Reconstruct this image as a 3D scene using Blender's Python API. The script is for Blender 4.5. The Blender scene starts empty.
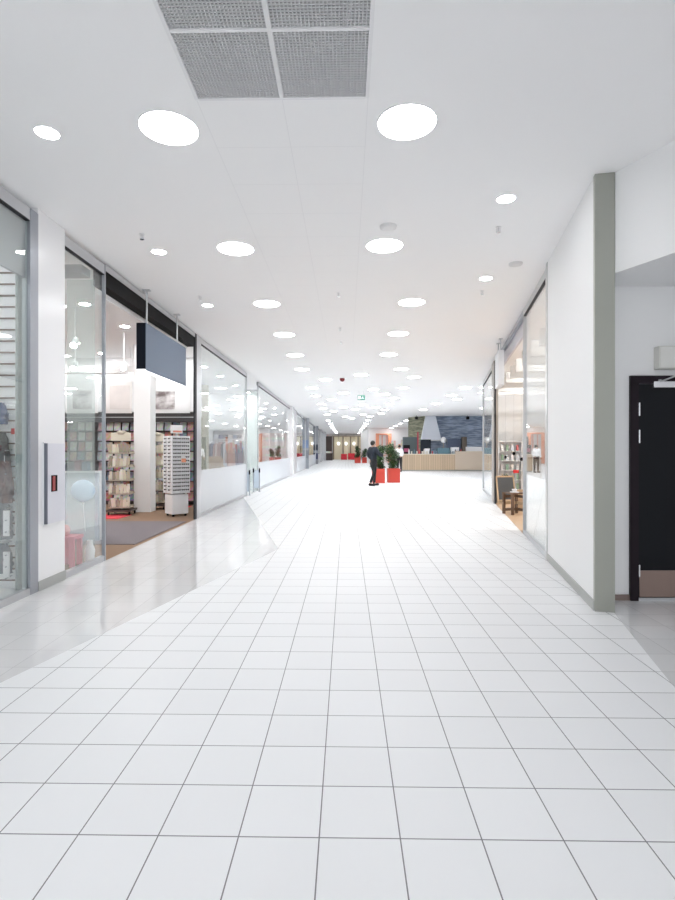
import bpy, math, random
from mathutils import Vector, Matrix
random.seed(7)
sc = bpy.context.scene
col = sc.collection
F = 528.0; HC = 1.436; TH = math.radians(0.977); H = 3.89; XL = -3.13
CT, ST = math.cos(TH), math.sin(TH)

# ------------------------------------------------------------------ geometry of the place
def cam2w(x, y): return (x*CT - y*ST, x*ST + y*CT)
def on_ceiling(u, v, z=H):
    d = F*(z-HC)/(450-v); return cam2w((u-337.5)/F*d, d)
def at_depth(u, d): return cam2w((u-337.5)/F*d, d)
def yl(u):  # distance along the left shopfront plane where column u meets it
    k = (u-337.5)/F
    # camera-frame point (k*d, d) whose world x is XL
    d = XL/(k*CT-ST); return k*d*ST + d*CT

class Fr:
    def __init__(s, o=(0,0,0), rz=0): s.o = Vector(o); s.rz = rz; s.R = Matrix.Rotation(rz, 3, 'Z')
    def w(s, p): return s.o + s.R @ Vector(p)
WORLD = Fr()
CAMF = Fr((0,0,0), TH)
ox, oy = cam2w(2.294, 4.695)
RIGHT = Fr((ox, oy, 0), TH - math.atan(0.204))      # local y runs along the right wall, local x into the shop
ORG = {}
def f_at(u, Y):  # world x on the plane y=Y seen in column u
    k = (u-337.5)/F; d = Y/(k*ST+CT); return k*d*CT - d*ST
def z_at(v, Y): return HC + (450-v)/F*Y

class MB:
    def __init__(s): s.v = []; s.f = []; s.m = []; s.sm = []
    def add(s, vs, fs, m=0, smooth=False):
        b = len(s.v); s.v += [Vector(p) for p in vs]
        for f in fs: s.f.append([b+i for i in f]); s.m.append(m); s.sm.append(smooth)
        return s
    def box(s, x0, x1, y0, y1, z0, z1, m=0, M=None):
        if x0 > x1: x0, x1 = x1, x0
        if y0 > y1: y0, y1 = y1, y0
        vs = [(x0,y0,z0),(x1,y0,z0),(x1,y1,z0),(x0,y1,z0),(x0,y0,z1),(x1,y0,z1),(x1,y1,z1),(x0,y1,z1)]
        if M: vs = [M @ Vector(p) for p in vs]
        return s.add(vs, [(0,3,2,1),(4,5,6,7),(0,1,5,4),(1,2,6,5),(2,3,7,6),(3,0,4,7)], m)
    def prism(s, pts, z0, z1, m=0):
        n = len(pts)
        vs = [(x,y,z0) for x,y in pts] + [(x,y,z1) for x,y in pts]
        return s.add(vs, [tuple(range(n-1,-1,-1)), tuple(range(n,2*n))] + [(i,(i+1)%n,n+(i+1)%n,n+i) for i in range(n)], m)
    def tube(s, p0, p1, r0, r1=None, n=10, m=0):
        r1 = r0 if r1 is None else r1
        p0, p1 = Vector(p0), Vector(p1); d = (p1-p0).normalized()
        a = d.orthogonal().normalized(); b = d.cross(a)
        vs = []
        for p, r in ((p0,r0),(p1,r1)):
            vs += [p + a*(r*math.cos(2*math.pi*i/n)) + b*(r*math.sin(2*math.pi*i/n)) for i in range(n)]
        s.add(vs, [(i,(i+1)%n,n+(i+1)%n,n+i) for i in range(n)], m, True)
        return s.add(vs, [tuple(range(n-1,-1,-1)), tuple(range(n,2*n))], m)
    def lathe(s, c, prof, n=16, m=0, smooth=True, cap=True):
        c = Vector(c); vs = []
        for r, z in prof: vs += [c + Vector((r*math.cos(2*math.pi*i/n), r*math.sin(2*math.pi*i/n), z)) for i in range(n)]
        fs = []
        for k in range(len(prof)-1): fs += [(k*n+i, k*n+(i+1)%n, (k+1)*n+(i+1)%n, (k+1)*n+i) for i in range(n)]
        s.add(vs, fs, m, smooth)
        k = len(prof)-1
        if not cap: return s
        if prof[0][0] > 1e-4: s.add(vs[:n], [tuple(range(n-1,-1,-1))], m)
        if prof[k][0] > 1e-4: s.add(vs[k*n:], [tuple(range(n))], m)
        return s
    def ball(s, c, rx, ry, rz, n=12, m=0):
        k = 7; c = Vector(c); vs = []; fs = []
        for j in range(k+1):
            a = -math.pi/2 + math.pi*j/k
            vs += [c + Vector((rx*math.cos(a)*math.cos(2*math.pi*i/n), ry*math.cos(a)*math.sin(2*math.pi*i/n), rz*math.sin(a))) for i in range(n)]
        for j in range(k): fs += [(j*n+i, j*n+(i+1)%n, (j+1)*n+(i+1)%n, (j+1)*n+i) for i in range(n)]
        return s.add(vs, fs, m, True)
    def build(s, name, mats, parent=None, fr=WORLD, bevel=0, **tags):
        if not isinstance(mats, (list, tuple)): mats = [mats]
        if parent is None:
            lo = [min(v[i] for v in s.v) for i in range(3)]; hi = [max(v[i] for v in s.v) for i in range(3)]
            c = Vector(((lo[0]+hi[0])/2, (lo[1]+hi[1])/2, lo[2]))
        else: c = ORG[parent][1]; fr = ORG[parent][0]
        me = bpy.data.meshes.new(name)
        me.from_pydata([tuple(v-c) for v in s.v], [], s.f); 
        for m in mats: me.materials.append(m)
        for i, p in enumerate(me.polygons): p.material_index = s.m[i]; p.use_smooth = s.sm[i]
        me.update()
        o = bpy.data.objects.new(name, me); col.objects.link(o)
        if parent is None:
            o.location = fr.w(c); o.rotation_euler = (0,0,fr.rz)
        else: o.parent = parent
        ORG[o] = (fr, c)
        if bevel:
            b = o.modifiers.new('Bevel', 'BEVEL'); b.width = bevel; b.segments = 2; b.limit_method = 'ANGLE'
        tag(o, **tags)
        return o
def tag(o, label=None, cat=None, group=None, kind=None):
    if label: o['label'] = label
    if cat: o['category'] = cat
    if group: o['group'] = group
    if kind: o['kind'] = kind
    return o
def thing(name, loc, label, cat, group=None, fr=WORLD, kind=None):
    o = bpy.data.objects.new(name, None); o.empty_display_size = .1; col.objects.link(o)
    o.location = fr.w(loc); o.rotation_euler = (0,0,fr.rz)
    ORG[o] = (fr, Vector(loc))
    return tag(o, label, cat, group, kind)
def dup(o, loc=None, rz=None, label=None, group=None, parent=None):
    c = o.copy(); col.objects.link(c)
    if parent: c.parent = parent
    if loc is not None: c.location = loc
    if rz is not None: c.rotation_euler = (0,0,rz)
    if label: c['label'] = label
    if group: c['group'] = group
    for ch in list(o.children): dup(ch, parent=c)
    return c
ORD = ['first','second','third','fourth','fifth','sixth','seventh','eighth','ninth','tenth','eleventh','twelfth','thirteenth','fourteenth','fifteenth','sixteenth']

# ------------------------------------------------------------------ materials
def mat(name, c, rough=.5, metal=0, spec=.5, emit=0, noise=0, nscale=8, coat=0):
    m = bpy.data.materials.new(name); m.use_nodes = True; nt = m.node_tree; b = nt.nodes['Principled BSDF']
    b.inputs['Base Color'].default_value = (*c, 1); b.inputs['Roughness'].default_value = rough
    b.inputs['Metallic'].default_value = metal; b.inputs['Specular IOR Level'].default_value = spec
    b.inputs['Coat Weight'].default_value = coat
    if emit: b.inputs['Emission Color'].default_value = (1,1,1,1); b.inputs['Emission Strength'].default_value = emit
    if noise:
        tc = nt.nodes.new('ShaderNodeTexCoord'); n = nt.nodes.new('ShaderNodeTexNoise'); n.inputs['Scale'].default_value = nscale; n.inputs['Detail'].default_value = 4
        r = nt.nodes.new('ShaderNodeMapRange'); r.inputs['To Min'].default_value = 1-noise; r.inputs['To Max'].default_value = 1+noise
        mx = nt.nodes.new('ShaderNodeVectorMath'); mx.operation = 'SCALE'; mx.inputs[0].default_value = c
        nt.links.new(tc.outputs['Object'], n.inputs['Vector']); nt.links.new(n.outputs['Fac'], r.inputs['Value'])
        nt.links.new(r.outputs['Result'], mx.inputs['Scale']); nt.links.new(mx.outputs[0], b.inputs['Base Color'])
    return m
def glass_mat(name, tint=(.965,.985,.98), refl=.045, film=0, fcol=(.9,.92,.95)):
    m = bpy.data.materials.new(name); m.use_nodes = True; nt = m.node_tree; nt.nodes.clear()
    out = nt.nodes.new('ShaderNodeOutputMaterial'); t = nt.nodes.new('ShaderNodeBsdfTransparent'); t.inputs[0].default_value = (*tint,1)
    g = nt.nodes.new('ShaderNodeBsdfGlossy'); g.inputs['Roughness'].default_value = .01; g.inputs['Color'].default_value = (1,1,1,1)
    geo = nt.nodes.new('ShaderNodeNewGeometry'); dt = nt.nodes.new('ShaderNodeVectorMath'); dt.operation = 'DOT_PRODUCT'
    nt.links.new(geo.outputs['Incoming'], dt.inputs[0]); nt.links.new(geo.outputs['Normal'], dt.inputs[1])
    def mth(op, a, b):
        n = nt.nodes.new('ShaderNodeMath'); n.operation = op
        for q, x in ((0, a), (1, b)):
            if isinstance(x, (int, float)): n.inputs[q].default_value = x
            elif x is not None: nt.links.new(x, n.inputs[q])
        return n
    ab = mth('ABSOLUTE', dt.outputs['Value'], None); om = mth('SUBTRACT', 1.0, ab.outputs[0]); pw = mth('POWER', om.outputs[0], 5.0)
    sc_ = mth('MULTIPLY', pw.outputs[0], 1-refl); fr = mth('ADD', sc_.outputs[0], refl)
    mx = nt.nodes.new('ShaderNodeMixShader'); nt.links.new(fr.outputs[0], mx.inputs[0]); nt.links.new(t.outputs[0], mx.inputs[1]); nt.links.new(g.outputs[0], mx.inputs[2])
    last = mx
    if film:
        d = nt.nodes.new('ShaderNodeBsdfDiffuse'); d.inputs[0].default_value = (*fcol,1)
        tl = nt.nodes.new('ShaderNodeBsdfTranslucent'); tl.inputs[0].default_value = (*fcol,1)
        a = nt.nodes.new('ShaderNodeMixShader'); a.inputs[0].default_value = .4; nt.links.new(d.outputs[0], a.inputs[1]); nt.links.new(tl.outputs[0], a.inputs[2])
        b = nt.nodes.new('ShaderNodeMixShader'); b.inputs[0].default_value = film; nt.links.new(mx.outputs[0], b.inputs[1]); nt.links.new(a.outputs[0], b.inputs[2]); last = b
    nt.links.new(last.outputs[0], out.inputs[0]); return m
def tile_mat(name, c, grout, rough, spec, size=.3, ox=0, oy=0, g=.0026, bump=0, vary=.015):
    m = bpy.data.materials.new(name); m.use_nodes = True; nt = m.node_tree; b = nt.nodes['Principled BSDF']
    geo = nt.nodes.new('ShaderNodeNewGeometry'); mp = nt.nodes.new('ShaderNodeVectorMath'); mp.operation = 'ADD'; mp.inputs[1].default_value = (-ox, -oy, 0)
    br = nt.nodes.new('ShaderNodeTexBrick'); br.offset = 0; br.squash = 1
    br.inputs['Scale'].default_value = 1; br.inputs['Brick Width'].default_value = size; br.inputs['Row Height'].default_value = size
    br.inputs['Mortar Size'].default_value = g; br.inputs['Mortar Smooth'].default_value = 0; br.inputs['Bias'].default_value = 0
    br.inputs['Color1'].default_value = (*[x*(1-vary) for x in c],1); br.inputs['Color2'].default_value = (*[min(1,x*(1+vary)) for x in c],1); br.inputs['Mortar'].default_value = (*grout,1)
    nt.links.new(geo.outputs['Position'], mp.inputs[0]); nt.links.new(mp.outputs[0], br.inputs['Vector']); nt.links.new(br.outputs['Color'], b.inputs['Base Color'])
    b.inputs['Roughness'].default_value = rough; b.inputs['Specular IOR Level'].default_value = spec
    return m
def ceiling_mat():
    m = bpy.data.materials.new('white ceiling board'); m.use_nodes = True; nt = m.node_tree; b = nt.nodes['Principled BSDF']
    geo = nt.nodes.new('ShaderNodeNewGeometry'); sx = nt.nodes.new('ShaderNodeSeparateXYZ'); nt.links.new(geo.outputs['Position'], sx.inputs[0])
    mp = nt.nodes.new('ShaderNodeVectorMath'); mp.operation = 'ADD'; mp.inputs[1].default_value = (1.05+6, -3.67+6+.0, 0)
    br = nt.nodes.new('ShaderNodeTexBrick'); br.offset = 0; br.inputs['Scale'].default_value = 1; br.inputs['Brick Width'].default_value = .6; br.inputs['Row Height'].default_value = .6
    br.inputs['Mortar Size'].default_value = .0025; br.inputs['Mortar Smooth'].default_value = 0
    w = (.93,.93,.935,1)
    br.inputs['Color1'].default_value = w; br.inputs['Color2'].default_value = w; br.inputs['Mortar'].default_value = (.85,.85,.86,1)
    nt.links.new(geo.outputs['Position'], mp.inputs[0]); nt.links.new(mp.outputs[0], br.inputs['Vector'])
    def cmp(out, op, v):
        n = nt.nodes.new('ShaderNodeMath'); n.operation = op; nt.links.new(out, n.inputs[0]); n.inputs[1].default_value = v; return n.outputs[0]
    def mul(a, b_):
        n = nt.nodes.new('ShaderNodeMath'); n.operation = 'MULTIPLY'; nt.links.new(a, n.inputs[0]); nt.links.new(b_, n.inputs[1]); return n.outputs[0]
    k = mul(mul(cmp(sx.outputs[0],'GREATER_THAN',-1.06), cmp(sx.outputs[0],'LESS_THAN',.16)), cmp(sx.outputs[1],'LESS_THAN',12.2))
    mx = nt.nodes.new('ShaderNodeMix'); mx.data_type = 'RGBA'; nt.links.new(k, mx.inputs[0]); mx.inputs[6].default_value = w; nt.links.new(br.outputs['Color'], mx.inputs[7])
    nt.links.new(mx.outputs[2], b.inputs['Base Color']); b.inputs['Roughness'].default_value = .7; b.inputs['Specular IOR Level'].default_value = .2
    return m
def random_mat(name, cols, rough=.5, detail=0, mixf=.3):
    m = bpy.data.materials.new(name); m.use_nodes = True; nt = m.node_tree; b = nt.nodes['Principled BSDF']
    oi = nt.nodes.new('ShaderNodeObjectInfo'); cr = nt.nodes.new('ShaderNodeValToRGB'); cr.color_ramp.interpolation = 'CONSTANT'
    e = cr.color_ramp.elements
    while len(e) < len(cols): e.new(.5)
    for i, c in enumerate(cols): e[i].position = i/len(cols); e[i].color = (*c,1)
    nt.links.new(oi.outputs['Random'], cr.inputs[0]); last = cr.outputs[0]
    if detail:
        tc = nt.nodes.new('ShaderNodeTexCoord'); vo = nt.nodes.new('ShaderNodeTexVoronoi'); vo.inputs['Scale'].default_value = detail
        nt.links.new(tc.outputs['Object'], vo.inputs['Vector'])
        mx = nt.nodes.new('ShaderNodeMix'); mx.data_type = 'RGBA'; mx.inputs[0].default_value = mixf
        nt.links.new(last, mx.inputs[6]); nt.links.new(vo.outputs['Color'], mx.inputs[7]); last = mx.outputs[2]
    nt.links.new(last, b.inputs['Base Color']); b.inputs['Roughness'].default_value = rough; return m
def slat_mat(name, c1, c2, pitch, axis=0, rough=.5):
    m = bpy.data.materials.new(name); m.use_nodes = True; nt = m.node_tree; b = nt.nodes['Principled BSDF']
    tc = nt.nodes.new('ShaderNodeTexCoord'); w = nt.nodes.new('ShaderNodeTexBrick'); w.offset = 0
    w.inputs['Scale'].default_value = 1; w.inputs['Mortar Size'].default_value = pitch*.06; w.inputs['Brick Width'].default_value = pitch if axis == 0 else 50; w.inputs['Row Height'].default_value = 50 if axis == 0 else pitch
    w.inputs['Color1'].default_value = (*c1,1); w.inputs['Color2'].default_value = (*[x*.88 for x in c1],1); w.inputs['Mortar'].default_value = (*c2,1)
    mp = nt.nodes.new('ShaderNodeMapping'); mp.inputs['Location'].default_value = (100*pitch, 25, 0)
    nt.links.new(tc.outputs['Object'], mp.inputs[0]); nt.links.new(mp.outputs[0], w.inputs['Vector']); nt.links.new(w.outputs['Color'], b.inputs['Base Color']); b.inputs['Roughness'].default_value = rough
    return m
def stone_mat(name, c1, c2):
    m = bpy.data.materials.new(name); m.use_nodes = True; nt = m.node_tree; b = nt.nodes['Principled BSDF']
    tc = nt.nodes.new('ShaderNodeTexCoord'); mp = nt.nodes.new('ShaderNodeMapping'); mp.inputs['Scale'].default_value = (1.2, 1.2, 7)
    n = nt.nodes.new('ShaderNodeTexNoise'); n.inputs['Scale'].default_value = 1.6; n.inputs['Detail'].default_value = 6
    cr = nt.nodes.new('ShaderNodeValToRGB'); cr.color_ramp.elements[0].position = .38; cr.color_ramp.elements[1].position = .62
    cr.color_ramp.elements[0].color = (*c1,1); cr.color_ramp.elements[1].color = (*c2,1)
    nt.links.new(tc.outputs['Object'], mp.inputs[0]); nt.links.new(mp.outputs[0], n.inputs['Vector']); nt.links.new(n.outputs['Fac'], cr.inputs[0]); nt.links.new(cr.outputs[0], b.inputs['Base Color'])
    b.inputs['Roughness'].default_value = .8; return m

WHITE = mat('white painted wall', (.88,.885,.89), .55, spec=.3)
WHITEG = mat('white lacquer panel', (.86,.865,.88), .25)
CEIL = ceiling_mat()
STEEL = mat('brushed aluminium', (.56,.57,.59), .35, metal=.6)
STEELD = mat('grey anodised aluminium', (.36,.38,.42), .4, metal=.5)
GAP = mat('dark rubber gasket', (.04,.04,.045), .6, spec=.2)
PILLAR = mat('grey-green steel cover', (.36,.37,.33), .45, metal=.3, noise=.06, nscale=1.5)
BASEB = mat('grey skirting board', (.42,.43,.42), .5)
BLACK = mat('matt black metal', (.010,.010,.011), .6, spec=.08)
GLASS = glass_mat('clear shopfront glass', refl=.09)
GREENG = glass_mat('greenish edge glass', (.93,.965,.955), film=.22, fcol=(.78,.84,.83))
FILM = glass_mat('frosted window film', (.9,.93,.96), film=.62, fcol=(.88,.90,.93))
FILMB = glass_mat('pale blue frosted film', (.9,.93,.96), film=.5, fcol=(.72,.80,.90))
DIFF = mat('lit opal diffuser', (1,1,1), .5, emit=22.5)
DIFFW = mat('bright opal diffuser', (1,1,1), .5, emit=62)
SPOTS = mat('lit lens of added shop lamp', (1,1,1), .5, emit=270)  # for the lamps added inside the shops to brighten them
SPOT = mat('lit lamp lens', (1,1,1), .5, emit=40)
SIGNL = mat('lit sign underside', (1,1,1), .5, emit=1.6)
RING = mat('white lamp ring', (.85,.85,.86), .4)
SIGNF = mat('slate grey sign face', (.135,.175,.245), .5, spec=.3)
SIGND = mat('dark navy sign edge', (.006,.008,.014), .6, spec=.1)
PLENUM = mat('grey plenum lining', (.30,.30,.31), .8)
GRID = mat('white grille metal', (.78,.78,.79), .5)
DOORM = mat('near-black door paint', (.008,.009,.012), .4, spec=.15)
DFRAME = mat('dark purple-black door frame', (.016,.010,.015), .4, spec=.15)
KICK = mat('brown kick plate', (.30,.215,.185), .45, metal=.2)
CHROME = mat('bright chrome', (.8,.8,.82), .2, metal=.9)
BROWNB = mat('brown skirting', (.24,.18,.16), .5)
RED = mat('red plastic', (.62,.03,.03), .4)
ORED = mat('orange-red planter lacquer', (.58,.07,.05), .45, spec=.3)
CARPET = mat('brown shop carpet', (.215,.135,.085), .9, noise=.12, nscale=20)
MATG = mat('grey entrance mat', (.155,.135,.145), .95, noise=.1, nscale=40)
REDC = mat('red carpet', (.65,.05,.07), .9)
BEIGE = mat('beige painted metal', (.52,.46,.37), .5)
CREAM = mat('cream card', (.72,.66,.55), .7)
DARKH = mat('dark shelf header', (.045,.04,.042), .5)
SHELFD = mat('dark brown shelf', (.07,.05,.045), .5)
WOOD = mat('light oak', (.56,.40,.25), .5, noise=.15, nscale=6)
WOODD = mat('dark crate wood', (.13,.075,.045), .6, noise=.2, nscale=8)
FLOORW = mat('orange-brown wood floor', (.52,.36,.23), .45, noise=.1)
CHALK = mat('charcoal chalkboard', (.085,.09,.095), .7)
LEAF = mat('leaf green', (.035,.095,.025), .5, noise=.5, nscale=3)
SOIL = mat('dark potting soil', (.03,.02,.015), .9)
SKIN = mat('skin', (.62,.40,.31), .5)
HAIR = mat('dark hair', (.02,.015,.012), .6)
NAVY = mat('dark navy cloth', (.012,.018,.03), .8)
WSHIRT = mat('white shirt cloth', (.8,.8,.82), .8)
BLKC = mat('black cloth', (.01,.01,.012), .8)
COVER = random_mat('printed cover', [(.55,.10,.08),(.8,.8,.78),(.12,.2,.35),(.75,.45,.35),(.85,.82,.8),(.25,.25,.28),(.7,.3,.3),(.6,.65,.7)], .4, 14)
CARD = random_mat('printed card', [(.75,.70,.58),(.66,.6,.48),(.8,.76,.68),(.5,.43,.33),(.72,.68,.6),(.3,.25,.2)], .6, 25, .10)
BOXC = random_mat('packaging', [(.75,.45,.4),(.8,.8,.8),(.25,.35,.5),(.85,.75,.65),(.6,.2,.2),(.4,.5,.4)], .5, 5)
CLOTH = random_mat('garment cloth', [(.16,.2,.32),(.7,.72,.78),(.5,.32,.3),(.3,.28,.4),(.75,.7,.68),(.1,.1,.13)], .9)
GOODS = random_mat('pale goods', [(.8,.8,.8),(.72,.75,.8),(.6,.15,.15),(.75,.72,.68),(.3,.42,.3),(.8,.78,.8)], .4)
DRINK = random_mat('counter ware', [(.8,.8,.8),(.05,.05,.06),(.12,.2,.25),(.7,.68,.6),(.55,.1,.1),(.3,.45,.5)], .4)
SLATW = slat_mat('white slat panel with dark grooves', (.85,.85,.84), (.10,.06,.05), .12)
COUNTER = slat_mat('vertical oak slats', (.60,.46,.32), (.34,.25,.17), .16)
STONEB = stone_mat('blue-grey split stone', (.19,.24,.34), (.42,.50,.63))
STONEG = stone_mat('olive split stone', (.14,.145,.10), (.33,.33,.24))
TEAL = mat('teal plastic', (.10,.20,.25), .4)
PINK = mat('salmon pink paint', (.78,.50,.45), .6)
ORANGE = mat('orange paint', (.85,.36,.22), .5)
PLASPINK = mat('pink plastic', (.65,.22,.28), .5)
GREENS = mat('green safety sign', (.0,.17,.11), .5, emit=0)

def blot_mat(name, c1, c2, scale):
    m = stone_mat(name, c1, c2); m.node_tree.nodes['Mapping'].inputs['Scale'].default_value = (scale, scale, scale*1.4); return m
# tile joints: a column line passes under pixel (314.8,900), a row line under (346,838)
d = F*HC/450; px_, _ = cam2w((314.8-337.5)/F*d, d)
d = F*HC/388; _, py_ = cam2w((346-337.5)/F*d, d)
TILE = tile_mat('matt white floor tile', (.775,.785,.80), (.19,.19,.20), .42, .35, ox=px_-30, oy=py_-30)
TILEG = tile_mat('polished pale floor tile', (.69,.69,.70), (.46,.46,.47), .09, .7, ox=px_-30, oy=py_-30, g=.002, vary=.03)

# ------------------------------------------------------------------ floor
def fl(u, v):
    d = F*HC/(v-450); return cam2w((u-337.5)/F*d, d)
A = fl(0,683); B = fl(278.5,549); C = fl(251.5,509)
dirAB = ((B[0]-A[0])/(B[1]-A[1])); A0 = (XL, A[1]+(XL-A[0])/dirAB)
sBC = (C[0]-B[0])/(C[1]-B[1]); C2 = (XL, B[1]+(XL-B[0])/sBC)
P1 = fl(613.5,612); P2 = fl(675,688); s12 = (P2[0]-P1[0])/(P2[1]-P1[1])
P3 = (P1[0]+s12*(-6-P1[1]), -6)
wR = lambda s, t=0: tuple(RIGHT.w((t, s, 0)))[:2]
main = [A0, (XL,-6), P3, P1, wR(0,.0), wR(14.5), wR(14.55,10), (30, 25), (30, 82), (XL, 82), C2, B]
if P3[0] < A0[0]: print('border lines cross behind the camera')
MB().prism(main, -.1, 0).build('floor', TILE, kind='structure')
MB().prism([A0, B, C2], -.1, 0).build('floor', TILEG, kind='structure')
nb = cam2w(2.45, 5.05); nb2 = cam2w(9, 5.05)
MB().prism([P3, (9,-6), nb2, nb, wR(.0,.155), P1], -.1, 0).build('floor', TILEG, kind='structure')
MB().box(-12, XL, 5.8, 14.4, -.1, 0).build('floor', CARPET, kind='structure')
MB().box(-12, XL, 14.4, 82, -.1, 0).build('floor', WHITEG, kind='structure')
MB().box(-12, XL, -6, 5.8, -.1, 0).build('floor', WHITEG, kind='structure')
MB().box(0, 7, 2.3, 14.5, -.1, 0).build('floor', FLOORW, fr=RIGHT, kind='structure')

# ------------------------------------------------------------------ ceiling with the opening of the grille
VX0, VX1, VY0, VY1 = -1.05, .15, 1.27, 3.67
m = MB()
m.box(-12, VX0, -6, 84, H, H+.12); m.box(VX1, 31, -6, 84, H, H+.12); m.box(VX0, VX1, -6, VY0, H, H+.12); m.box(VX0, VX1, VY1, 84, H, H+.12)
m.build('ceiling', CEIL, kind='structure')
m = MB(); m.box(VX0-.02,VX0,VY0,VY1,H+.121,H+.6); m.box(VX1,VX1+.02,VY0,VY1,H+.121,H+.6); m.box(VX0,VX1,VY0-.02,VY0,H+.121,H+.6); m.box(VX0,VX1,VY1,VY1+.02,H+.121,H+.6); m.box(VX0,VX1,VY0,VY1,H+.6,H+.62)
m.build('ceiling', PLENUM, kind='structure')
v = thing('ceiling_vent', (-.45, 2.5, H-.012), 'large grey eggcrate vent grille set in the white ceiling', 'vent')
m = MB()
for x in (VX0+.006, (VX0+VX1)/2, VX1-.006): m.box(x-.012, x+.012, VY0, VY1, H-.012, H+.02)
for k in range(5): y = VY0 + k*.6; m.box(VX0+.02, VX1-.02, y-.011, y+.011, H-.010, H+.018)
m.build('frame', RING, v)
for i in range(2):
    for j in range(4):
        m = MB(); x0 = VX0+i*.6+.014; y0 = VY0+j*.6+.014
        n = 26
        for k in range(n+1):
            a = k*(.572/n); m.box(x0+a-.003, x0+a+.003, y0, y0+.572, H-.004, H+.006); m.box(x0, x0+.572, y0+a-.003, y0+a+.003, H-.004, H+.006)
        m.build('grille_panel', GRID, v)
m = MB(); pts = [(.12,1.4,H+.3),(.10,2.2,H+.28),(.05,3.0,H+.2),(-.03,3.35,H+.12),(-.2,3.5,H+.2),(-.32,3.6,H+.4)]
for a, b in zip(pts, pts[1:]): m.tube(a, b, .012)
m.build('loose_cable', WHITE, label='white cable lying above the ceiling vent grille', cat='cable')
m = MB().box(VX0+.02, VX1-.02, 3.0, 3.12, H+.3, H+.42); m.build('duct', STEEL, label='square metal duct above the vent grille', cat='duct')

# ------------------------------------------------------------------ lamps
def lamp(r, name, lens):
    t = thing(name, (0,0,H-.03), 'x', 'ceiling light')
    MB().lathe((0,0,H-.02), [(r+.001,.014),(r+.006,.014),(r+.009,.02)], 40, cap=False).build('trim_ring', RING, t)
    MB().lathe((0,0,H-.004), [(.0005,0),(r*.6,0),(r,0),(r,.003)], 40).build('diffuser', lens, t)
    return t
big = lamp(.216, 'ceiling_light', DIFF); bigw = lamp(.216, 'ceiling_light', DIFFW); shop_fill = lamp(.085, 'downlight', SPOTS); small = lamp(.085, 'downlight', SPOT)
first = {}
def place(proto, u, v, label, group, xy=None):
    x, y = xy or on_ceiling(u, v, H-.004)
    if proto not in first: first[proto] = 1; o = proto
    else: o = dup(proto)
    o.location = (x, y, H-.03); o['label'] = label; o['group'] = group
left_row = [(169,129),(235.5,249),(266.7,304),(284.4,334.8),(295.2,355.3),(302.2,369.5),(312.6,388),(316,396),(321,404),(323.7,408.6),(327.5,414.6)]
right_row = [(407,123),(384.5,246),(411.7,302.5),(398.2,333.8),(388.7,354.6),(401.2,369.2),(414,377.2),(403.8,388),(394.7,398.2)]
mid = [(325.5,379.8),(361,375),(343.5,393),(373.4,389.6),(384.8,394.1),(331.9,399.7),(343.8,407.4),(333.7,411.2),(363,405.1),(355.2,409.4),(375.6,407.4),(389.7,404),(345.4,416.7),(363.3,414.6),(369.9,416.6),(384.8,409.9),(381.3,413.5),(351.6,418.5)]
cafe = [(465.5,387.8),(485,387.3),(451.6,395.3),(457.1,399.2),(436.1,403.8),(423.4,409.7),(483.7,392.9)]
for i,(u,v_) in enumerate(left_row): place(big, u, v_, 'round ceiling light, %s from the front in the left-hand row' % ORD[i], 'round lights over the hall')
for i,(u,v_) in enumerate(right_row): place(big, u, v_, 'round ceiling light, %s from the front in the right-hand row' % ORD[i], 'round lights over the hall')
mid.sort(key=lambda p: p[1])
for i,(u,v_) in enumerate(mid): place(bigw, u, v_, 'distant round ceiling light over mid hall, %s nearest between the rows' % (ORD+['seventeenth','eighteenth'])[i], 'round lights over the hall')
for i,(u,v_) in enumerate(sorted(cafe, key=lambda p: p[1])): place(bigw, u, v_, 'distant round ceiling light above the cafe side, %s nearest' % ORD[i], 'round lights over the cafe side')
# lights of the hall behind the viewer
for i, (x, y) in enumerate([(-1.28,1.6),(.57,1.6),(-1.28,-.8),(.57,-.8),(-1.28,-3.2),(.57,-3.2)]):
    place(big, 0, 0, 'round ceiling light behind the viewpoint', 'round lights behind the viewpoint', (x, y))
# lamp rows added to brighten the wide hall and far end, past the distinct lamps
for x in (8, 13, 18):
    for y in (24, 31, 46, 54): place(bigw, 0, 0, 'added round ceiling light over the open hall right of the cafe', 'added lights over the wide hall', (x, y))
for x in (-1.5, 1.8, 5):
    for y in (44, 49, 54, 59, 65, 71, 77): place(bigw, 0, 0, 'added round ceiling light near the far end of the hall', 'added lights at the far end', (x, y))
dl = [(47,133,'left front, by the grey shop fascia'),(159,252,'in front of the hanging slate sign'),(207.5,305.5,'left, past the hanging slate sign'),(506,199,'right, nearest the grey-green pillar'),(486,278.5,'right, above the glazed corner of the right shop')]
for u,v_,t in dl: place(small, u, v_, 'small round downlight '+t, 'small downlights along the hall')
# unseen downlights added to light the shop interiors
slat_fill = lamp(.085, 'downlight', mat('lit lens of added slat shop lamp', (1,1,1), .5, emit=90))
k = 0
for x in (-4.4, -6.2, -8):
    for y in (7.2, 8.8, 10.4, 12.0, 13.3):
        place(shop_fill, 0, 0, 'small added downlight over the book shop', 'added book shop downlights', (x, y))
for x in (-4.2, -6.4):
    for y in (15.5, 17.5, 20, 22.5, 25, 27.5, 31, 35, 39, 44, 50, 56, 63, 71):
        place(shop_fill, 0, 0, 'small added downlight behind the left shopfronts', 'added left shops downlights', (x, y))
for x, y in ((-3.9,3.6),(-3.9,4.6),(-5,3.6),(-5,4.6)): place(slat_fill, 0, 0, 'small added downlight over the slat panel shop', 'added slat shop downlights', (x, y))
for t in (.9, 2.3, 3.7, 5.1):
    for s in (3.2, 5.18, 7.28, 9.38, 11.48, 12.53):
        p = RIGHT.w((t, s, 0)); place(shop_fill, 0, 0, 'small added downlight inside the right-hand shop', 'added right shop downlights', (p.x, p.y))
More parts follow.
